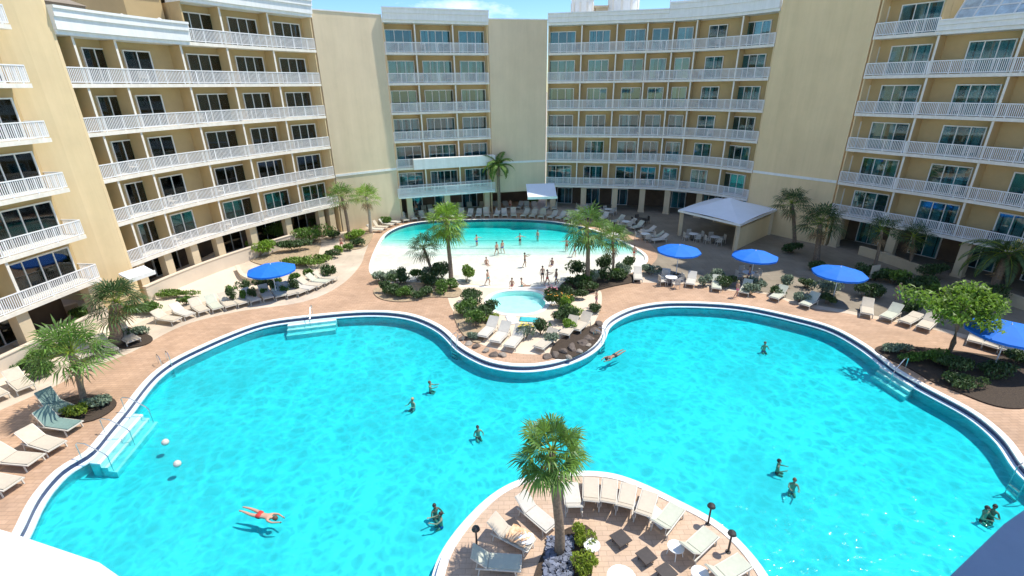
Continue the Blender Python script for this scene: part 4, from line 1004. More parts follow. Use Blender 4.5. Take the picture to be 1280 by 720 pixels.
# towel
x, y = at(640, 686); b = MB(); b.recalc = False; n = 9; vs = []
f_ = Vector((*at(665, 690), 0)); h_ = Vector((*at(596, 655), 0)); dd = (h_-f_).normalized(); sd_ = Vector((-dd.y, dd.x, 0))
vs = []; fs = []
for i in range(n):
    for j in range(n):
        p = f_+dd*(.18+.85*i/(n-1))+sd_*(.30-.72*j/(n-1)+.03*math.sin(i*1.7)); p.z = .45+.012*math.sin(i*2+j*1.4); vs.append(p)
for i in range(n-1):
    for j in range(n-1): fs.append((i*n+j, i*n+j+1, (i+1)*n+j+1, (i+1)*n+j))
o = b.add(vs, fs).build('towel', TOWEL); tag(o, 'orange patterned towel spread on the wide cream island lounger', 'towel')
mo = o.modifiers.new('thick', 'SOLIDIFY'); mo.thickness = .02

def side_table(m, label, px, py, r=.3, h=.45, group=None, sq=False, z=0, name='side_table'):
    x, y = at(px, py, h); e = empty(name, (x, y, 0), R(30), label, 'table', group)
    if sq: MB().box(-r, r, -r, r, h-.04, h).build('tabletop', m, e)
    else: MB().tube([(0, 0, h-.03), (0, 0, h)], [r, r], 20).build('tabletop', m, e)
    for k in range(4):
        a = PI/4+k*PI/2; MB().bar((math.cos(a)*r*.75, math.sin(a)*r*.75, h-.04), (math.cos(a)*r*.95, math.sin(a)*r*.95, 0), .03).build('leg', m if not sq else DKMET, e)
    return e
side_table(WHITE, 'small round white table left of the island palm', 658, 672)
side_table(WHITE, 'small round white table beside the yellow green island shrub', 740, 681)
side_table(WHITE, 'small round white table between the sage island loungers', 845, 683)
side_table(WHITE, 'small round white table at the lower right of the island', 875, 716)
side_table(WHITE, 'large round white table at the bottom centre of the island', 777, 722, r=.5)
side_table(WOODD, 'dark square standing in for backrest shade in front of the upper cream island row', 776, 672, .3, .3, sq=True)  # dark top standing in for the cast shadow of a lounger backrest
side_table(WOODD, 'dark square standing in for backrest shade beside the sage island loungers', 808, 694, .28, .3, sq=True)  # drawn as a dark top where the sage backrest throws its shadow
side_table(WOODD, 'low dark square table left of the round white island table', 640, 655, .25, .3, sq=True)
side_table(WOODD, 'dark square standing in for backrest shade at the bottom edge of the island', 833, 714, .28, .3, sq=True)  # small dark top put in as the shadow of a raised backrest
def bollard(px, py, label):
    x, y = at(px, py); e = empty('path_light', (x, y, 0), 0, label, 'lamp', 'path lights on the island')
    MB().tube([(0, 0, 0), (0, 0, .9)], [.04, .035], 8).build('post', DKMET, e); MB().tube([(0, 0, .86), (0, 0, .92), (0, 0, 1.0), (0, 0, 1.06)], [.05, .16, .13, .03], 12).build('lamp_head', DKMET, e)
    MB().tube([(0, 0, -.01), (0, 0, .03)], [.1, .1], 10).build('foot', DKMET, e)
bollard(885, 655, 'dark path light at the right coping of the island')
bollard(910, 690, 'dark path light lower down the island coping')
bollard(596, 684, 'dark path light at the left edge of the island')
bollard(714, 604, 'dark path light at the top of the island by the palm')

# umbrellas
def umbrella(r=1.9, h=2.35):
    e = empty('blue_umbrella'); MB().tube([(0, 0, 0), (0, 0, h+.45)], [.035, .03], 8).build('pole', WHITE, e)
    MB().tube([(0, 0, 0), (0, 0, .12)], [.3, .26], 14).build('base', DKMET, e)
    b = MB(); b.recalc = False; n = 8; vs = [(0, 0, h+.5)]; fs = []
    for j, (rf, zf) in enumerate(((.35, .40), (.7, .22), (1, 0), (1.0, -.14))):
        for k in range(n*2):
            a = 2*PI*k/(n*2); sc_ = 1 if k % 2 == 0 else .955; vs.append((math.cos(a)*r*rf*sc_, math.sin(a)*r*rf*sc_, h+zf-(.0 if k % 2 == 0 else .03*rf)))
    m_ = n*2
    for k in range(m_): fs.append((0, 1+k, 1+(k+1) % m_))
    for j in range(3):
        for k in range(m_): fs.append((1+j*m_+k, 1+(j+1)*m_+k, 1+(j+1)*m_+(k+1) % m_, 1+j*m_+(k+1) % m_))
    b.add(vs, fs).build('canopy', BLUE, e)
    for k in range(n): a = 2*PI*k/n; MB().bar((0, 0, h+.38), (math.cos(a)*r*.97, math.sin(a)*r*.97, h-.04), .02).build('rib', WHITE, e)
    MB().tube([(0, 0, h+.49), (0, 0, h+.58)], [.05, .02], 8).build('finial', WHITE, e)
    return e
um = umbrella()
for i, (px, py, s, lab) in enumerate([(339,335,1,'blue umbrella on the sunny left deck among shrubs'),(849,311,1.0,'blue umbrella at the right corner of the beach pool'),(944,318,.98,'blue umbrella in front of the white gazebo'),(1050,339,1.0,'blue umbrella in the shade below the spreading dark palm'),(1262,412,1.08,'largest blue umbrella at the right frame edge')]):
    x, y = at(px, py, 2.5); place(um, (x, y, 0), .3*i, lab, 'umbrella', 'blue pool umbrellas', (s, s, 1))

# white gazebo
gx0, gy0 = 18.9, 54.0
cs = [at(848, 263, 2.9), at(925, 281, 2.9), at(971, 262, 2.9)]
cs.append((cs[0][0]+cs[2][0]-cs[1][0], cs[0][1]+cs[2][1]-cs[1][1]))
cx = sum(c[0] for c in cs)/4; cy = sum(c[1] for c in cs)/4
e = empty('gazebo', (cx, cy, 0), 0, 'large white fabric gazebo with square posts beside the plain wall', 'gazebo')
L_ = [(c[0]-cx, c[1]-cy) for c in cs]
b = MB(); N = 8; vs = []; fs = []
for side in range(4):
    a = Vector(L_[side]); c = Vector(L_[(side+1) % 4]); o_ = len(vs)
    for i in range(N+1):
        for j in range(N+1):
            u = i/N; v = j/N; p = a.lerp(c, u)*(1-v); edge_sag = .12*math.sin(PI*u)*(1-v)
            z = 2.95+edge_sag+1.35*v**1.25; vs.append((p.x, p.y, z))
    for i in range(N):
        for j in range(N): q = o_+i*(N+1)+j; fs.append((q, q+N+1, q+N+2, q+1))
b.recalc = False; b.add(vs, fs).build('tent_roof', TENT, e, smooth=False)
b = MB()
for side in range(4): b.bar((*L_[side], 2.85), (*L_[(side+1) % 4], 2.85), .08, .22)
b.build('valance', WHITE, e)
for k in range(4): MB().box(L_[k][0]*.92-.17, L_[k][0]*.92+.17, L_[k][1]*.92-.17, L_[k][1]*.92+.17, 0, 2.84).build('post', SAND, e)
a_, c_ = L_[1], L_[2]
MB().bar((a_[0]*.9, a_[1]*.9, 1.15), (c_[0]*.9, c_[1]*.9, 1.15), .16, 2.3).build('side_wall', STUC, e)
a_, c_ = L_[2], L_[3]
MB().bar((a_[0]*.93, a_[1]*.93, 1.2), (c_[0]*.93, c_[1]*.93, 1.2), .16, 2.4).build('back_wall', OCHR, e)
# patio chairs and tables
def chair(m):
    e = empty('patio_chair'); MB().box(-.25, .25, -.25, .25, .42, .46).build('seat', m, e)
    b = MB(); 
    for i in range(5): b.box(-.22+.11*i-.035, -.22+.11*i+.035, .22, .25, .5, .9)
    b.box(-.26, .26, .215, .255, .9, .96).box(-.26, .26, .215, .255, .46, .5); b.build('backrest', m, e)
    for sx in (-1, 1):
        MB().bar((sx*.24, -.24, .66), (sx*.24, .24, .66), .04).bar((sx*.24, -.24, .46), (sx*.24, -.24, .66), .035).build('armrest', m, e)
        for sy in (-1, 1): MB().bar((sx*.22, sy*.22, .42), (sx*.25, sy*.26, 0), .035).build('leg', m, e)
    return e
CH = chair(SLINGW); CH2 = chair(DKMET)
def dining(px, py, label, n=4, rot=0, dark=False, far=False):
    x, y = at(px, py); lab, where = label
    e = empty('patio_table', (x, y, 0), rot, f'round white patio table {where}', 'table', 'patio tables')
    MB().tube([(0, 0, .70), (0, 0, .74)], [.5, .5], 18).build('tabletop', WHITE if not dark else WOODD, e); MB().tube([(0, 0, 0), (0, 0, .03), (0, 0, .06), (0, 0, .7)], [.28, .26, .04, .04], 10).build('pedestal', DKMET, e)
    e['label'] = f'round {"dark" if dark else "white"} patio table {where}'
    dirs = ['left', 'near', 'right', 'far']
    for k in range(n):
        a = PI+rot*.3+2*PI*k/n; place(CH2 if dark else CH, (x+math.cos(a)*.85, y+math.sin(a)*.85, 0), a-PI/2, f'{dirs[k]} {"dark" if dark else "white"} patio chair at the table {where}', 'chair', 'patio chairs')
for a in [(768,300,('', 'nearest the right rim of the beach pool'),4,.3),(782,284,('', 'behind the beach pool rim in the shade'),4,.8),(806,300,('', 'left of the first right umbrella'),4,.1),
          (866,300,('', 'under the gazebo at left'),4,.5),(893,304,('', 'under the gazebo at right'),4,.2),(800,280,('', 'before the yellow column'),4,.6,True),(730,262,('', 'by the tall bush near the entrance canopy'),4,.2),(760,268,('', 'right of the far lounger row'),4,.9),
          (934,350,('', 'at the shade edge between two umbrellas'),4,.4),(838,356,('', 'just below the first right umbrella'),4,.7)]: dining(*a)

# pool steps and handrails
def steps(name, label, p0, p1, inward, nst, depth, rails):
    p0 = Vector(p0); p1 = Vector(p1); d = (p1-p0); L = d.length; nst = min(nst, 3); d.normalize(); nn = Vector(inward).normalized()
    e = empty(name, (p0.x, p0.y, 0), 0, label, 'pool steps')
    for k in range(nst):
        z = -.2-.22*k; a = Vector((0, 0))+nn*(depth*k-.1); 
        b = MB(); M = Matrix.Translation((a.x, a.y, 0)) @ Matrix(((d.x, nn.x, 0, 0), (d.y, nn.y, 0, 0), (0, 0, 1, 0), (0, 0, 0, 1)))
        b.box(0, L, 0, depth+.1 if k == 0 else depth, FL-.04, z, 0, M); t = b.build('tread', PLAS, e)
        MB().box(.01, L-.01, (depth+.1 if k == 0 else depth)-.13, (depth+.1 if k == 0 else depth)+.012, z-.05, z+.006, 0, M).build('nosing', WHITE, t)
    for f_ in rails:
        q = d*L*f_; A = q-nn*.5; B = q+nn*(depth*nst*.75)
        MB().tube([(A.x, A.y, 0), (A.x, A.y, .8), (A.x+nn.x*.12, A.y+nn.y*.12, .9), (A.x+nn.x*.5, A.y+nn.y*.5, .88), (B.x-nn.x*.1, B.y-nn.y*.1, .35), (B.x, B.y, .2), (B.x, B.y, -.9)], [.026]*7, 8).build('handrail', STEEL, e)
    return e
a, b_ = at(112, 573), at(161, 515)
steps('pool_steps', 'wide white edged entry steps with steel handrails at the left pool edge', (a[0]+.1, a[1]-.1), (b_[0]+.25, b_[1]+.1), (1, -.12), 5, .42, (.02, .5, .98))
a, b_ = at(360, 401), at(420, 394)
steps('pool_steps', 'small white edged steps at the far rim of the left lobe', (a[0], a[1]), (b_[0], b_[1]-.0), (.22, -1), 3, .45, (.5,))
a, b_ = at(1148, 478), at(1106, 453)
steps('pool_steps', 'curved entry steps at the right pool edge beside the mulch bed', (a[0]-.05, a[1]+.0), (b_[0]-.05, b_[1]+.0), (-.85, -.45), 3, .38, (.5,))
def ladder(px, py, ang, label):
    x, y = at(px, py); e = empty('pool_ladder', (x, y, 0), ang, label, 'ladder', 'pool ladders')
    for s in (-.25, .25): MB().tube([(-.45, s, 0), (-.45, s, .55), (-.3, s, .72), (.05, s, .72), (.2, s, .5), (.2, s, -1.1)], [.022]*6, 8).build('rail', STEEL, e)
    for k in range(3): MB().box(.14, .26, -.25, .25, -.5-.25*k, -.46-.25*k).build('rung', STEEL, e)
ladder(570, 431, R(-130), 'steel pool ladder at the left inner corner of the peninsula')
ladder(751, 424, R(-35), 'steel pool ladder at the right inner corner of the peninsula')
ladder(1279, 600, R(180), 'steel pool ladder cut by the right frame edge')
ladder(207, 455, R(-40), 'steel pool ladder on the left lobe rim near the lounger row')

# parapets closing the lower half of the ground floor arcades
for lab, cu_, a_, b_2, hh_, mm_ in (('waist high cream parapet between the columns of the curved left wing', L1, .5, L1.len-4, 1.25, RAMP), ('waist high cream parapet between the columns of the near left wing', L0, 4, L0.len-.4, 1.15, RAMP)):
    o = MB().strip(cu_.seg(a_, b_2, -.05), cu_.seg(a_, b_2, .22), 0, hh_).strip(cu_.seg(a_, b_2, -.10), cu_.seg(a_, b_2, .27), hh_+.003, hh_+.08).build('parapet_wall', mm_); tag(o, lab, 'wall')
# low cream walls by the left wing
def lowwall(label, pts, h, th=.25, m=RAMP):
    c = Curve(pts, .5); o = MB().strip(c.seg(0, c.len, 0), c.seg(0, c.len, th), 0, h).strip(c.seg(0, c.len, -.04), c.seg(0, c.len, th+.04), h+.003, h+.07).build('low_wall', m); return tag(o, label, 'wall')
lowwall('long low cream wall below the curved left wing', [at(*p) for p in ((180,372),(215,352),(250,336),(276,322))], .7)
lowwall('low cream wall by the near left wing columns', [at(*p) for p in ((0,428),(50,405),(100,388))], .6)
lowwall('low white wall beside the left blue umbrella', [at(*p) for p in ((296,338),(303,350),(320,356),(345,355))], .45)
lowwall('low planter wall at the right wing ground floor, left piece', [at(*p) for p in ((1072,318),(1110,330),(1150,345))], .8, m=SAND)
lowwall('low planter wall at the right wing ground floor, right piece', [at(*p) for p in ((1200,362),(1240,374),(1290,392))], .8, m=SAND)

# ------------------------------------------------------------------ people
def skinmesh(nm, J, E_, m, lv=2):
    me = bpy.data.meshes.new(nm); names = list(J); me.from_pydata([J[k][0] for k in names], [(names.index(a), names.index(b)) if False else (names.index(a), names.index(b)) for a, b in E_], [])
    o = bpy.data.objects.new(nm, me); C.objects.link(o)
    sk = o.modifiers.new('s', 'SKIN'); sk.use_smooth_shade = True
    layer = me.skin_vertices[0].data if me.skin_vertices else None
    if layer is None:
        bm = bmesh.new(); bm.from_mesh(me); bm.verts.layers.skin.verify(); bm.to_mesh(me); bm.free(); layer = me.skin_vertices[0].data
    for i, k in enumerate(names):
        r = J[k][1]; layer[i].radius = r if hasattr(r, '__len__') else (r, r); layer[i].use_root = (i == 0)
    ss = o.modifiers.new('u', 'SUBSURF'); ss.levels = lv; ss.render_levels = lv
    dg = bpy.context.evaluated_depsgraph_get(); dg.update(); m2 = bpy.data.meshes.new_from_object(o.evaluated_get(dg))
    bpy.data.objects.remove(o); m2.name = nm; m2.materials.clear(); m2.materials.append(m)
    for p in m2.polygons: p.use_smooth = True; p.material_index = 0
    return m2
def person_meshes(pose, skin, hair, suit):
    # joints (right = +x, facing -y); standing height 1.7, pelvis at the root
    J = dict(pel=((0, 0, .92), (.15, .11)), wai=((0, 0, 1.08), (.125, .095)), che=((0, 0, 1.28), (.155, .11)), nk0=((0, .01, 1.42), (.07, .07)), nk=((0, 0, 1.49), .05), hd=((0, -.01, 1.56), (.075, .085)), ht=((0, 0, 1.65), (.078, .09)))
    for s, q in ((1, 'R'), (-1, 'L')):
        J['sh'+q] = ((s*.18, 0, 1.38), .055); J['hip'+q] = ((s*.09, 0, .86), .09)
        arm = {'out': ((s*.42, -.08, 1.28), (s*.62, -.22, 1.26)), 'down': ((s*.24, .02, 1.1), (s*.26, -.08, .86)), 'fwd': ((s*.24, -.24, 1.3), (s*.18, -.5, 1.4)), 'prone': ((s*.22, .0, 1.62), (s*.14, 0, 1.88)), 'tread': ((s*.31, -.1, 1.16), (s*.22, -.34, 1.27)), 'lap': ((s*.24, -.06, 1.12), (s*.16, -.3, 1.0))}[pose[0]]
        J['el'+q] = (arm[0], .04); J['wr'+q] = (arm[1], .028)
        d = (Vector(arm[1])-Vector(arm[0])).normalized(); pa = Vector(arm[1])+d*.07; J['pa'+q] = (tuple(pa), (.036, .018))
        sd2 = d.cross(Vector((0, 0, 1))); sd2 = sd2.normalized() if sd2.length > .1 else Vector((1, 0, 0))
        for fi, (o_, l) in enumerate(((-.027, .075), (-.009, .085), (.009, .08), (.027, .062))):
            J[f'f{fi}{q}'] = (tuple(pa+sd2*o_+d*.03), .009); J[f'g{fi}{q}'] = (tuple(pa+sd2*o_*1.2+d*l-Vector((0, 0, .015))), .008)
        J['th'+q] = (tuple(pa-d*.02+sd2*.045), .010); J['ti'+q] = (tuple(pa+d*.02+sd2*.07), .008)
        leg = {'stand': ((s*.1, -.02, .48), (s*.1, .02, .08), (s*.12, -.14, .03)), 'walk': ((s*.1, -.16*s-.02, .48), (s*.1, -.2*s+.12, .1), (s*.11, -.2*s-.03, .03)), 'sit': ((s*.12, -.42, .96), (s*.13, -.55, .56), (s*.13, -.7, .52)), 'tuck': ((s*.13, -.32, .84), (s*.12, -.12, .62), (s*.12, -.22, .56)), 'flat': ((s*.1, -.42, .9), (s*.1, -.84, .88), (s*.1, -.9, .98)), 'prone': ((s*.12, .05, .48), (s*.1, .1, .08), (s*.1, .08, -.06))}[pose[1]]
        J['kn'+q] = (leg[0], .06); J['an'+q] = (leg[1], .038); J['to'+q] = (leg[2], (.04, .022)); J['ca'+q] = (tuple(Vector(leg[0]).lerp(Vector(leg[1]), .35)+Vector((0, .015, 0))), .056)
    E_ = [('pel', 'wai'), ('wai', 'che'), ('che', 'nk0'), ('nk0', 'nk'), ('nk', 'hd'), ('hd', 'ht')]
    for q in 'RL':
        E_ += [('che', 'sh'+q), ('sh'+q, 'el'+q), ('el'+q, 'wr'+q), ('wr'+q, 'pa'+q), ('pel', 'hip'+q), ('hip'+q, 'kn'+q), ('kn'+q, 'ca'+q), ('ca'+q, 'an'+q), ('an'+q, 'to'+q), ('pa'+q, 'th'+q), ('th'+q, 'ti'+q)]
        for fi in range(4): E_ += [('pa'+q, f'f{fi}{q}'), (f'f{fi}{q}', f'g{fi}{q}')]
    body = skinmesh('person', J, E_, skin, 1)
    S_ = {k: J[k] for k in ('pel', 'hipR', 'hipL')}; S_ = {'pel': ((0, 0, .94), (.165, .125)), 'wa2': ((0, 0, 1.03), (.15, .115))}
    se = [('pel', 'wa2')]
    for q in 'RL':
        h = Vector(J['hip'+q][0]); k = Vector(J['kn'+q][0]); S_['h'+q] = (tuple(h), .105); S_['m'+q] = (tuple(h.lerp(k, .42)), .09); se += [('pel', 'h'+q), ('h'+q, 'm'+q)]
    suitm = skinmesh('swim_shorts', S_, se, suit, 1)
    bm = bmesh.new(); bmesh.ops.create_uvsphere(bm, u_segments=14, v_segments=10, radius=.115)
    for v in list(bm.verts):
        v.co = Vector((v.co.x*.86, v.co.y*1.0+.02, v.co.z*1.0+1.625))
    bmesh.ops.delete(bm, geom=[v for v in bm.verts if v.co.y < -.045 and v.co.z < 1.66], context='VERTS')
    hm = bpy.data.meshes.new('hair'); bm.to_mesh(hm); bm.free(); hm.materials.append(hair)
    fm = MB()
    for s in (-1, 1):
        fm.box(s*.033-.012, s*.033+.012, -.098, -.09, 1.615, 1.627)
    fm.box(-.022, .022, -.1, -.092, 1.552, 1.56).box(-.012, .012, -.115, -.09, 1.575, 1.61)
    return body, suitm, hm, fm
_pm = {}
FACE = mat('face_marks', (.16, .07, .05), .6)
def person(label, x, y, z, rz, pose, sk, hr, su, tilt=0, group='people in and around the pools'):
    key = (pose, sk, hr, su)
    if key not in _pm:
        b1, s1, h1, f1 = person_meshes(pose, (SKIN, SKIN2)[sk], HAIRS[hr], SUITS[su]); ff = f1.build('face', FACE); fm = ff.data; bpy.data.objects.remove(ff)
        _pm[key] = (b1, s1, h1, fm)
    b1, s1, h1, fm = _pm[key]
    o = bpy.data.objects.new('person', b1); C.objects.link(o)
    o.location = (x, y, z); o.rotation_euler = (tilt, 0, rz); tag(o, label, 'person', group)
    for nm, mm in (('swim_shorts', s1), ('hair', h1), ('face', fm)):
        c = bpy.data.objects.new(nm, mm); C.objects.link(c); c.parent = o
    return o
def swimmer(px, py, label, rz=0, arm='out', sk=0, hr=0, su=0, zoff=0):
    x, y = at(px, py, WL+.15); person(label, x, y, WL-1.43+zoff*.15, rz, (arm if arm == 'fwd' and sk == 0 else 'tread', 'tuck'), sk, hr, su).scale = (.86, .86, .9)
def prone(px, py, label, rz, sk=0, hr=0, su=0, z=WL-.02):
    x, y = at(px, py, WL); o = person(label, x, y, z, rz, ('prone', 'prone'), sk, hr, su, tilt=R(90))
    # origin of the figure is at its feet: move so that the torso is at x, y
    v = Vector((0, 0, 1.2)); v.rotate(o.rotation_euler); o.location = (x-v.x, y-v.y, z); return o
swimmer(597, 532, 'bather with dark hair standing in open water left above the island', .4, 'out', 0, 0, 0, .12)
swimmer(537, 476, 'bather, upper of two near the peninsula left side', 1.4, 'fwd', 0, 1, 2, .1)
swimmer(515, 497, 'bather, lower of two near the peninsula left side', -.6, 'out', 0, 2, 4, .08)
prone(333, 645, 'swimmer floating on the front in the lower left of the pool', R(75), 0, 1, 0)
swimmer(543, 630, 'left bather of the pair near the island left edge', .8, 'out', 1, 0, 0, .15)
swimmer(550, 640, 'right bather of the pair near the island left edge', -1.2, 'fwd', 0, 0, 1, .1)
swimmer(957, 427, 'lone bather far out in the right lobe', 0, 'out', 0, 1, 1, .1)
swimmer(975, 574, 'upper bather of two in the right lobe centre', 1, 'out', 0, 0, 2, .15)
swimmer(994, 598, 'lower bather of two in the right lobe centre', -.4, 'fwd', 0, 1, 3, .15)
swimmer(1236, 633, 'left bather of the pair near the right pool edge', .3, 'out', 0, 0, 2, .15)
swimmer(1245, 631, 'right bather of the pair near the right pool edge', -.9, 'fwd', 1, 0, 0, .15)
prone(764, 446, 'swimmer stretched out beside the peninsula ladder', R(-55), 1, 0, 2)
def beachgoer(px, py, label, rz, pose, sk=0, hr=0, su=0):
    x, y = at(px, py); z = beachz(x, y) if 42 < y < 62 and -14 < x < 12 else 0
    if pose[1] == 'flat': z -= .76
    person(label, x, y, z, rz, pose, sk, hr, su).scale = (.86, .86, .86)
beachgoer(650, 303, 'bather deepest in the beach pool, arms out', .3, ('out', 'stand'), 0, 0, 2)
beachgoer(621, 318, 'left of two bathers walking in the beach pool shallows', .8, ('down', 'walk'), 0, 0, 2)
beachgoer(628, 315, 'right of two bathers walking in the beach pool shallows', -2.4, ('down', 'walk'), 0, 1, 1)
beachgoer(608, 329, 'bather sitting in the beach pool shallows at left', .4, ('lap', 'flat'), 0, 1, 2)
beachgoer(656, 333, 'bather wading in the middle of the beach pool shallows', 1.9, ('fwd', 'walk'), 1, 0, 2)
beachgoer(708, 312, 'bather near the tall shaggy palm in the beach pool', -.5, ('out', 'stand'), 0, 0, 0)
beachgoer(718, 320, 'second bather near the tall shaggy palm in the beach pool', 1.5, ('down', 'walk'), 0, 2, 1)
beachgoer(678, 352, 'person standing left of a pair above the small round pool', .2, ('down', 'stand'), 0, 0, 2)
beachgoer(684, 357, 'person bending forward in the pair above the small round pool', 1.2, ('fwd', 'walk'), 0, 0, 0)
beachgoer(695, 356, 'person standing alone right of the pair above the small round pool', -1.2, ('down', 'walk'), 1, 0, 1)
beachgoer(652, 357, 'person sitting on the sand above the small round pool', 1.5, ('lap', 'flat'), 0, 1, 3)
beachgoer(792, 324, 'person walking at the right corner of the beach pool', -.4, ('down', 'walk'), 0, 0, 0)
beachgoer(521, 268, 'person in light shorts standing by the far loungers', .2, ('down', 'stand'), 0, 0, 3)
beachgoer(638, 262, 'person in red shorts near the far columns', -.3, ('down', 'walk'), 0, 0, 0)
beachgoer(935, 352, 'person in blue shorts standing at the shade edge', .9, ('down', 'walk'), 0, 1, 1)
beachgoer(1120, 375, 'person walking in the shade left of the bright spreading tree', 2.2, ('down', 'walk'), 0, 2, 3)
beachgoer(745, 384, 'person beside the flowers right of the small round pool', -1.0, ('fwd', 'walk'), 0, 0, 4)
# floats
for px, py, lab in ((207, 554, 'white float ball, left one of two near the pool steps'), (222, 581, 'pinkish white float ball, lower right one of two near the pool steps')):
    x, y = at(px, py, WL); b = MB(); n = 10; pts = [(0, 0, -.17*math.cos(PI*i/n)) for i in range(n+1)]
    b.tube(pts, [max(.004, .17*math.sin(PI*i/n)) for i in range(n+1)], 14)
    o = b.build('float_ball', SLINGW, smooth=True); o.location = (x, y, WL+.06); tag(o, lab, 'float')
# signs / shower post / bin on the shaded right deck
x, y = at(1090, 352, .0); e = empty('notice_board', (x, y, 0), .3, 'pale blank upright notice board in the shade right of the third umbrella', 'sign')
MB().box(-.45, .45, -.04, .04, .35, 1.5).build('board', SLING, e)
for s in (-1, 1): MB().box(s*.4-.03, s*.4+.03, .045, .1, 0, 1.5).build('post', DKMET, e)

# more loungers, chairs and plants on the far deck
far2 = Curve([(-13, 64.6), (-8, 66.4), (-1, 67.2), (6, 66.2)], .5)
for i in range(16):
    p = far2.at(far2.len*i/15, 0); q = far2.at(far2.len*i/15, 1)
    put_lounger(('sage', 'cream', 'white')[i % 3], p[0], p[1], math.atan2(q[1]-p[1], q[0]-p[0])-PI/2+rr.uniform(-.3, .3), f'lounger in the back row near the far columns, {ordn[i]} from the left', 'back lounger row near the far columns', 1.05)
lf = Curve([at(*p) for p in ((398,302),(420,292),(445,284),(470,278))], .5)
for i in range(6):
    p = lf.at(lf.len*i/5, .2); q = lf.at(lf.len*i/5, 1)
    put_lounger('cream', p[0], p[1], math.atan2(q[1]-p[1], q[0]-p[0])-PI/2+rr.uniform(-.2, .2), f'cream lounger near the two fan palms at left, {ordn[i]} from the left', 'loungers near the two fan palms', 1.05)
rt = Curve([at(*p) for p in ((716,276),(750,279),(785,290),(806,304))], .5)
for i in range(9):
    p = rt.at(rt.len*i/8, .7); q = rt.at(rt.len*i/8, 1.7)
    put_lounger(('white', 'sage')[i % 2], p[0], p[1], math.atan2(q[1]-p[1], q[0]-p[0])-PI/2+rr.uniform(-.25, .25), f'lounger on the right rim of the beach pool, {ordn[i]} from the left', 'loungers on the right rim of the beach pool', 1.05)
for i, (px, py, m_, lab) in enumerate([(505,262,LEAFD,'low dark shrub at the foot of the middle block, left end'),(590,256,LEAFD,'low dark shrub at the foot of the middle block, centre'),(665,256,LEAFA,'green shrub left of the entrance canopy'),(740,250,LEAFD,'dark shrub below the far right balconies, left end'),(838,256,LEAFD,'dark shrub left of the gazebo'),(480,282,LEAFA,'small green shrub at the left end of the far lounger row'),(788,333,LEAFD,'dark shrub right of the slim palm by the beach pool'),(812,343,LEAFG,'grey shrub near the first right umbrella'),(900,350,LEAFG,'grey shrub between the first two right umbrellas'),(1135,392,LEAFD,'dark shrub above the lounger row left of the bright spreading tree'),(1100,372,LEAFD,'dark shrub near the notice board'),(1210,398,LEAFD,'dark shrub left of the largest umbrella'),(498,357,LEAFD,'dark tuft at the left of the two palm bed'),(560,362,LEAFA,'green tuft at the right end of the two palm bed'),(608,392,LEAFD,'dark tuft between the small round pool and left shrubs'),(704,402,LEAFD,'dark tuft below the orange flowered shrub'),(735,366,LEAFD,'dark tuft under the shaggy palm'),(775,350,LEAFD,'dark tuft at the right end of the shaggy palm bed'),(60,470,LEAFD,'dark shrub among the grey rocks at left'),(100,400,LEAFA,'green shrub by the near left wing column'),(190,392,LEAFA,'green shrub right of the broad left palm')]):
    x, y = at(px, py); bush(lab, x, y, 1.0, .7, 1.1, m_, seed=200+i, size=.12, group='shrubs of the planting beds')
# chairs on balconies
fl_n = {2: 'lowest', 3: 'second', 4: 'third', 5: 'fourth', 6: 'fifth', 7: 'top'}
rb = random.Random(12)
for cu_, nm, ta, tb, hi in ((L1, 'curved left wing', 2.0, 22, 6), (Mc, 'middle block', 1.5, 11.5, 7), (R1, 'back right wing', 2.0, 23, 7), (R2, 'right wing', 6.5, 18, 6)):
    for k in range(2, hi+1):
        js = 3 if cu_ is not Mc else 2
        for j in range(js):
            t = ta+(tb-ta)*(j+rb.uniform(.15, .85))/js; q = cu_.at(t, .75); q2 = cu_.at(t, 1.75)
            place(CH if rb.random() < .7 else CH2, (q[0], q[1], Zk(k)+TS+.003), math.atan2(q2[1]-q[1], q2[0]-q[0])-PI/2+rb.uniform(-.5, .5), f'chair on the {fl_n[k]} balcony row of the {nm}, {("left", "middle", "right")[j] if js == 3 else ("left", "right")[j]} one', 'chair', 'chairs on the hotel balconies')

def shrub_row(px, n, where, mats, rx=.7, h=1.0, sz=.11, seed0=300, jit=.5):
    c = Curve([at(*p) for p in px], .5); q = random.Random(seed0)
    for i in range(n):
        p = c.at(c.len*(i+.5)/n, q.uniform(-jit, jit)); k = q.uniform(.75, 1.3)
        bush(f'shrub {where}, {ordn[i]} from the left', p[0], p[1], rx*k, rx*k*.8, h*q.uniform(.7, 1.35), mats[i % len(mats)], seed=seed0+i, size=sz, group='shrubs '+where)
shrub_row([(300,304),(345,286),(400,284)], 7, 'in the left garden close to the wing columns', [LEAFB, LEAFD, LEAFA, HEDGE], 1.1, 1.5)
shrub_row([(398,330),(425,318),(445,306)], 5, 'along the left garden path edge', [LEAFA, LEAFD, LEAFB], .8, 1.0)
shrub_row([(284,384),(330,372),(375,363)], 7, 'between the loungers of the long left row', [LEAFD, LEAFA], .42, 1.15, .09, 330, .3)
shrub_row([(474,366),(510,372),(560,368)], 6, 'on the lower edge of the two palm bed', [LEAFD, LEAFD, LEAFA], .8, .8, .11, 345, .3)
shrub_row([(484,352),(520,350),(560,346)], 5, 'on the upper edge of the two palm bed', [LEAFG, LEAFD, LEAFA], .7, 1.2, .11, 355, .3)
shrub_row([(586,384),(594,402),(590,414)], 4, 'in the left half of the peninsula', [LEAFD, LEAFA], .75, 1.2, .1, 362, .4)
shrub_row([(690,378),(704,390),(712,404),(704,418)], 5, 'between the small round pool and the brown boulders', [LEAFD, LEAFB, LEAFD], .6, 1.0, .1, 370, .4)
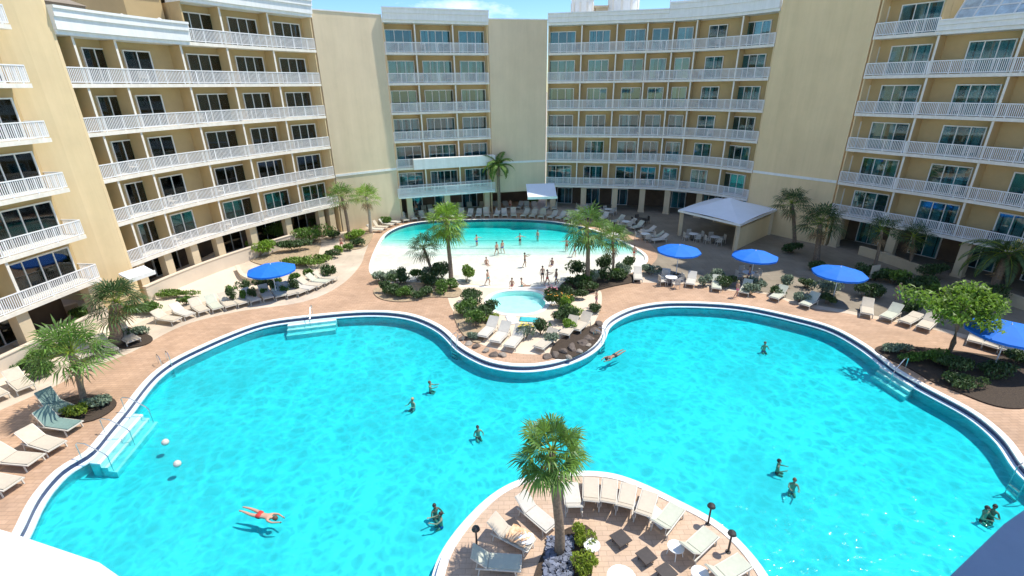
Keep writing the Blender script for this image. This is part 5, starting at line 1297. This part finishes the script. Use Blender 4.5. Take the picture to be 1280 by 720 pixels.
shrub_row([(712,362),(745,354),(785,346)], 6, 'in the shaggy palm bed', [LEAFD, LEAFA, LEAFG], .75, 1.1, .11, 380, .3)
shrub_row([(866,356),(930,364),(990,374),(1050,384)], 6, 'on the shade edge behind the right lounger row', [LEAFG, LEAFD], .8, .95, .11, 390, .5)
shrub_row([(1075,345),(1120,358),(1170,372)], 6, 'before the low planter wall of the right wing', [LEAFD, LEAFD, HEDGE], 1.1, 1.2, .13, 400, .4)
shrub_row([(20,462),(60,448),(100,432)], 5, 'behind the grey rocks on the left deck', [LEAFD, LEAFA, LEAFG], .6, .8, .09, 410, .3)
beachgoer(596, 305, 'bather wading left in the beach pool cyan water', .9, ('out', 'stand'), 0, 1, 1)
beachgoer(672, 297, 'bather wading right in the beach pool cyan water', -.9, ('down', 'stand'), 0, 0, 3)
beachgoer(584, 338, 'child like small bather sitting low in the shallows at left', 1.9, ('lap', 'flat'), 0, 2, 0)
beachgoer(690, 330, 'bather sitting in the shallows left of the shaggy palm', -.4, ('lap', 'flat'), 1, 0, 1)
beachgoer(610, 357, 'person walking above the left end of the small round pool', 1.2, ('down', 'walk'), 0, 0, 3)
beachgoer(640, 357, 'person sitting on the sand above the middle of the small round pool', -.2, ('lap', 'flat'), 0, 1, 4)
beachgoer(482, 276, 'person in black shorts by the left end of the far lounger row', -.9, ('down', 'walk'), 0, 0, 2)
beachgoer(760, 290, 'person in teal shorts on the right rim of the beach pool', 2.1, ('down', 'walk'), 0, 0, 3)
beachgoer(428, 312, 'person in red shorts on the path by the two fan palms', .6, ('down', 'walk'), 0, 1, 0)
beachgoer(920, 372, 'person in pink shorts walking along the right lounger row', 1.7, ('down', 'walk'), 0, 2, 4)

def towel_at(px, py, rz, m, label, w=.75, l=1.5, z=.0):
    x, y = at(px, py, z); b = MB(); b.recalc = False; n = 8; vs = []; fs = []; q = random.Random(int(px*7+py))
    for i in range(n):
        for j in range(n): vs.append(((i/(n-1)-.5)*w+q.uniform(-.02, .02), (j/(n-1)-.5)*l+q.uniform(-.02, .02), .02+q.uniform(0, .035)))
    for i in range(n-1):
        for j in range(n-1): fs.append((i*n+j, (i+1)*n+j, (i+1)*n+j+1, i*n+j+1))
    o = b.add(vs, fs).build('towel', m, smooth=True); o.location = (x, y, z+.012); o.rotation_euler.z = rz; o.modifiers.new('t', 'SOLIDIFY').thickness = .012
    return tag(o, label, 'towel')
TW = [mat('towel_blue', (.05, .25, .60), .95, var=.15, scale=6), mat('towel_violet', (.30, .12, .42), .95, var=.15, scale=6), mat('towel_white', (.72, .72, .70), .95, var=.05, scale=6), mat('towel_teal', (.05, .42, .45), .95, var=.15, scale=6)]
towel_at(686, 376, .3, TW[2], 'white towel on the sand just right of the small round pool')
towel_at(692, 372, 1.1, TW[0], 'blue towel on the sand right of the small round pool')
towel_at(699, 369, .6, TW[1], 'violet towel beside the pink flowering shrub')
towel_at(662, 400, 1.4, TW[3], 'teal towel on the sand below the small round pool')
towel_at(640, 400, .2, TW[2], 'white towel on the sand left below the small round pool')
towel_at(815, 641, .6, TW[2], 'white towel lying near the top right coping of the island')
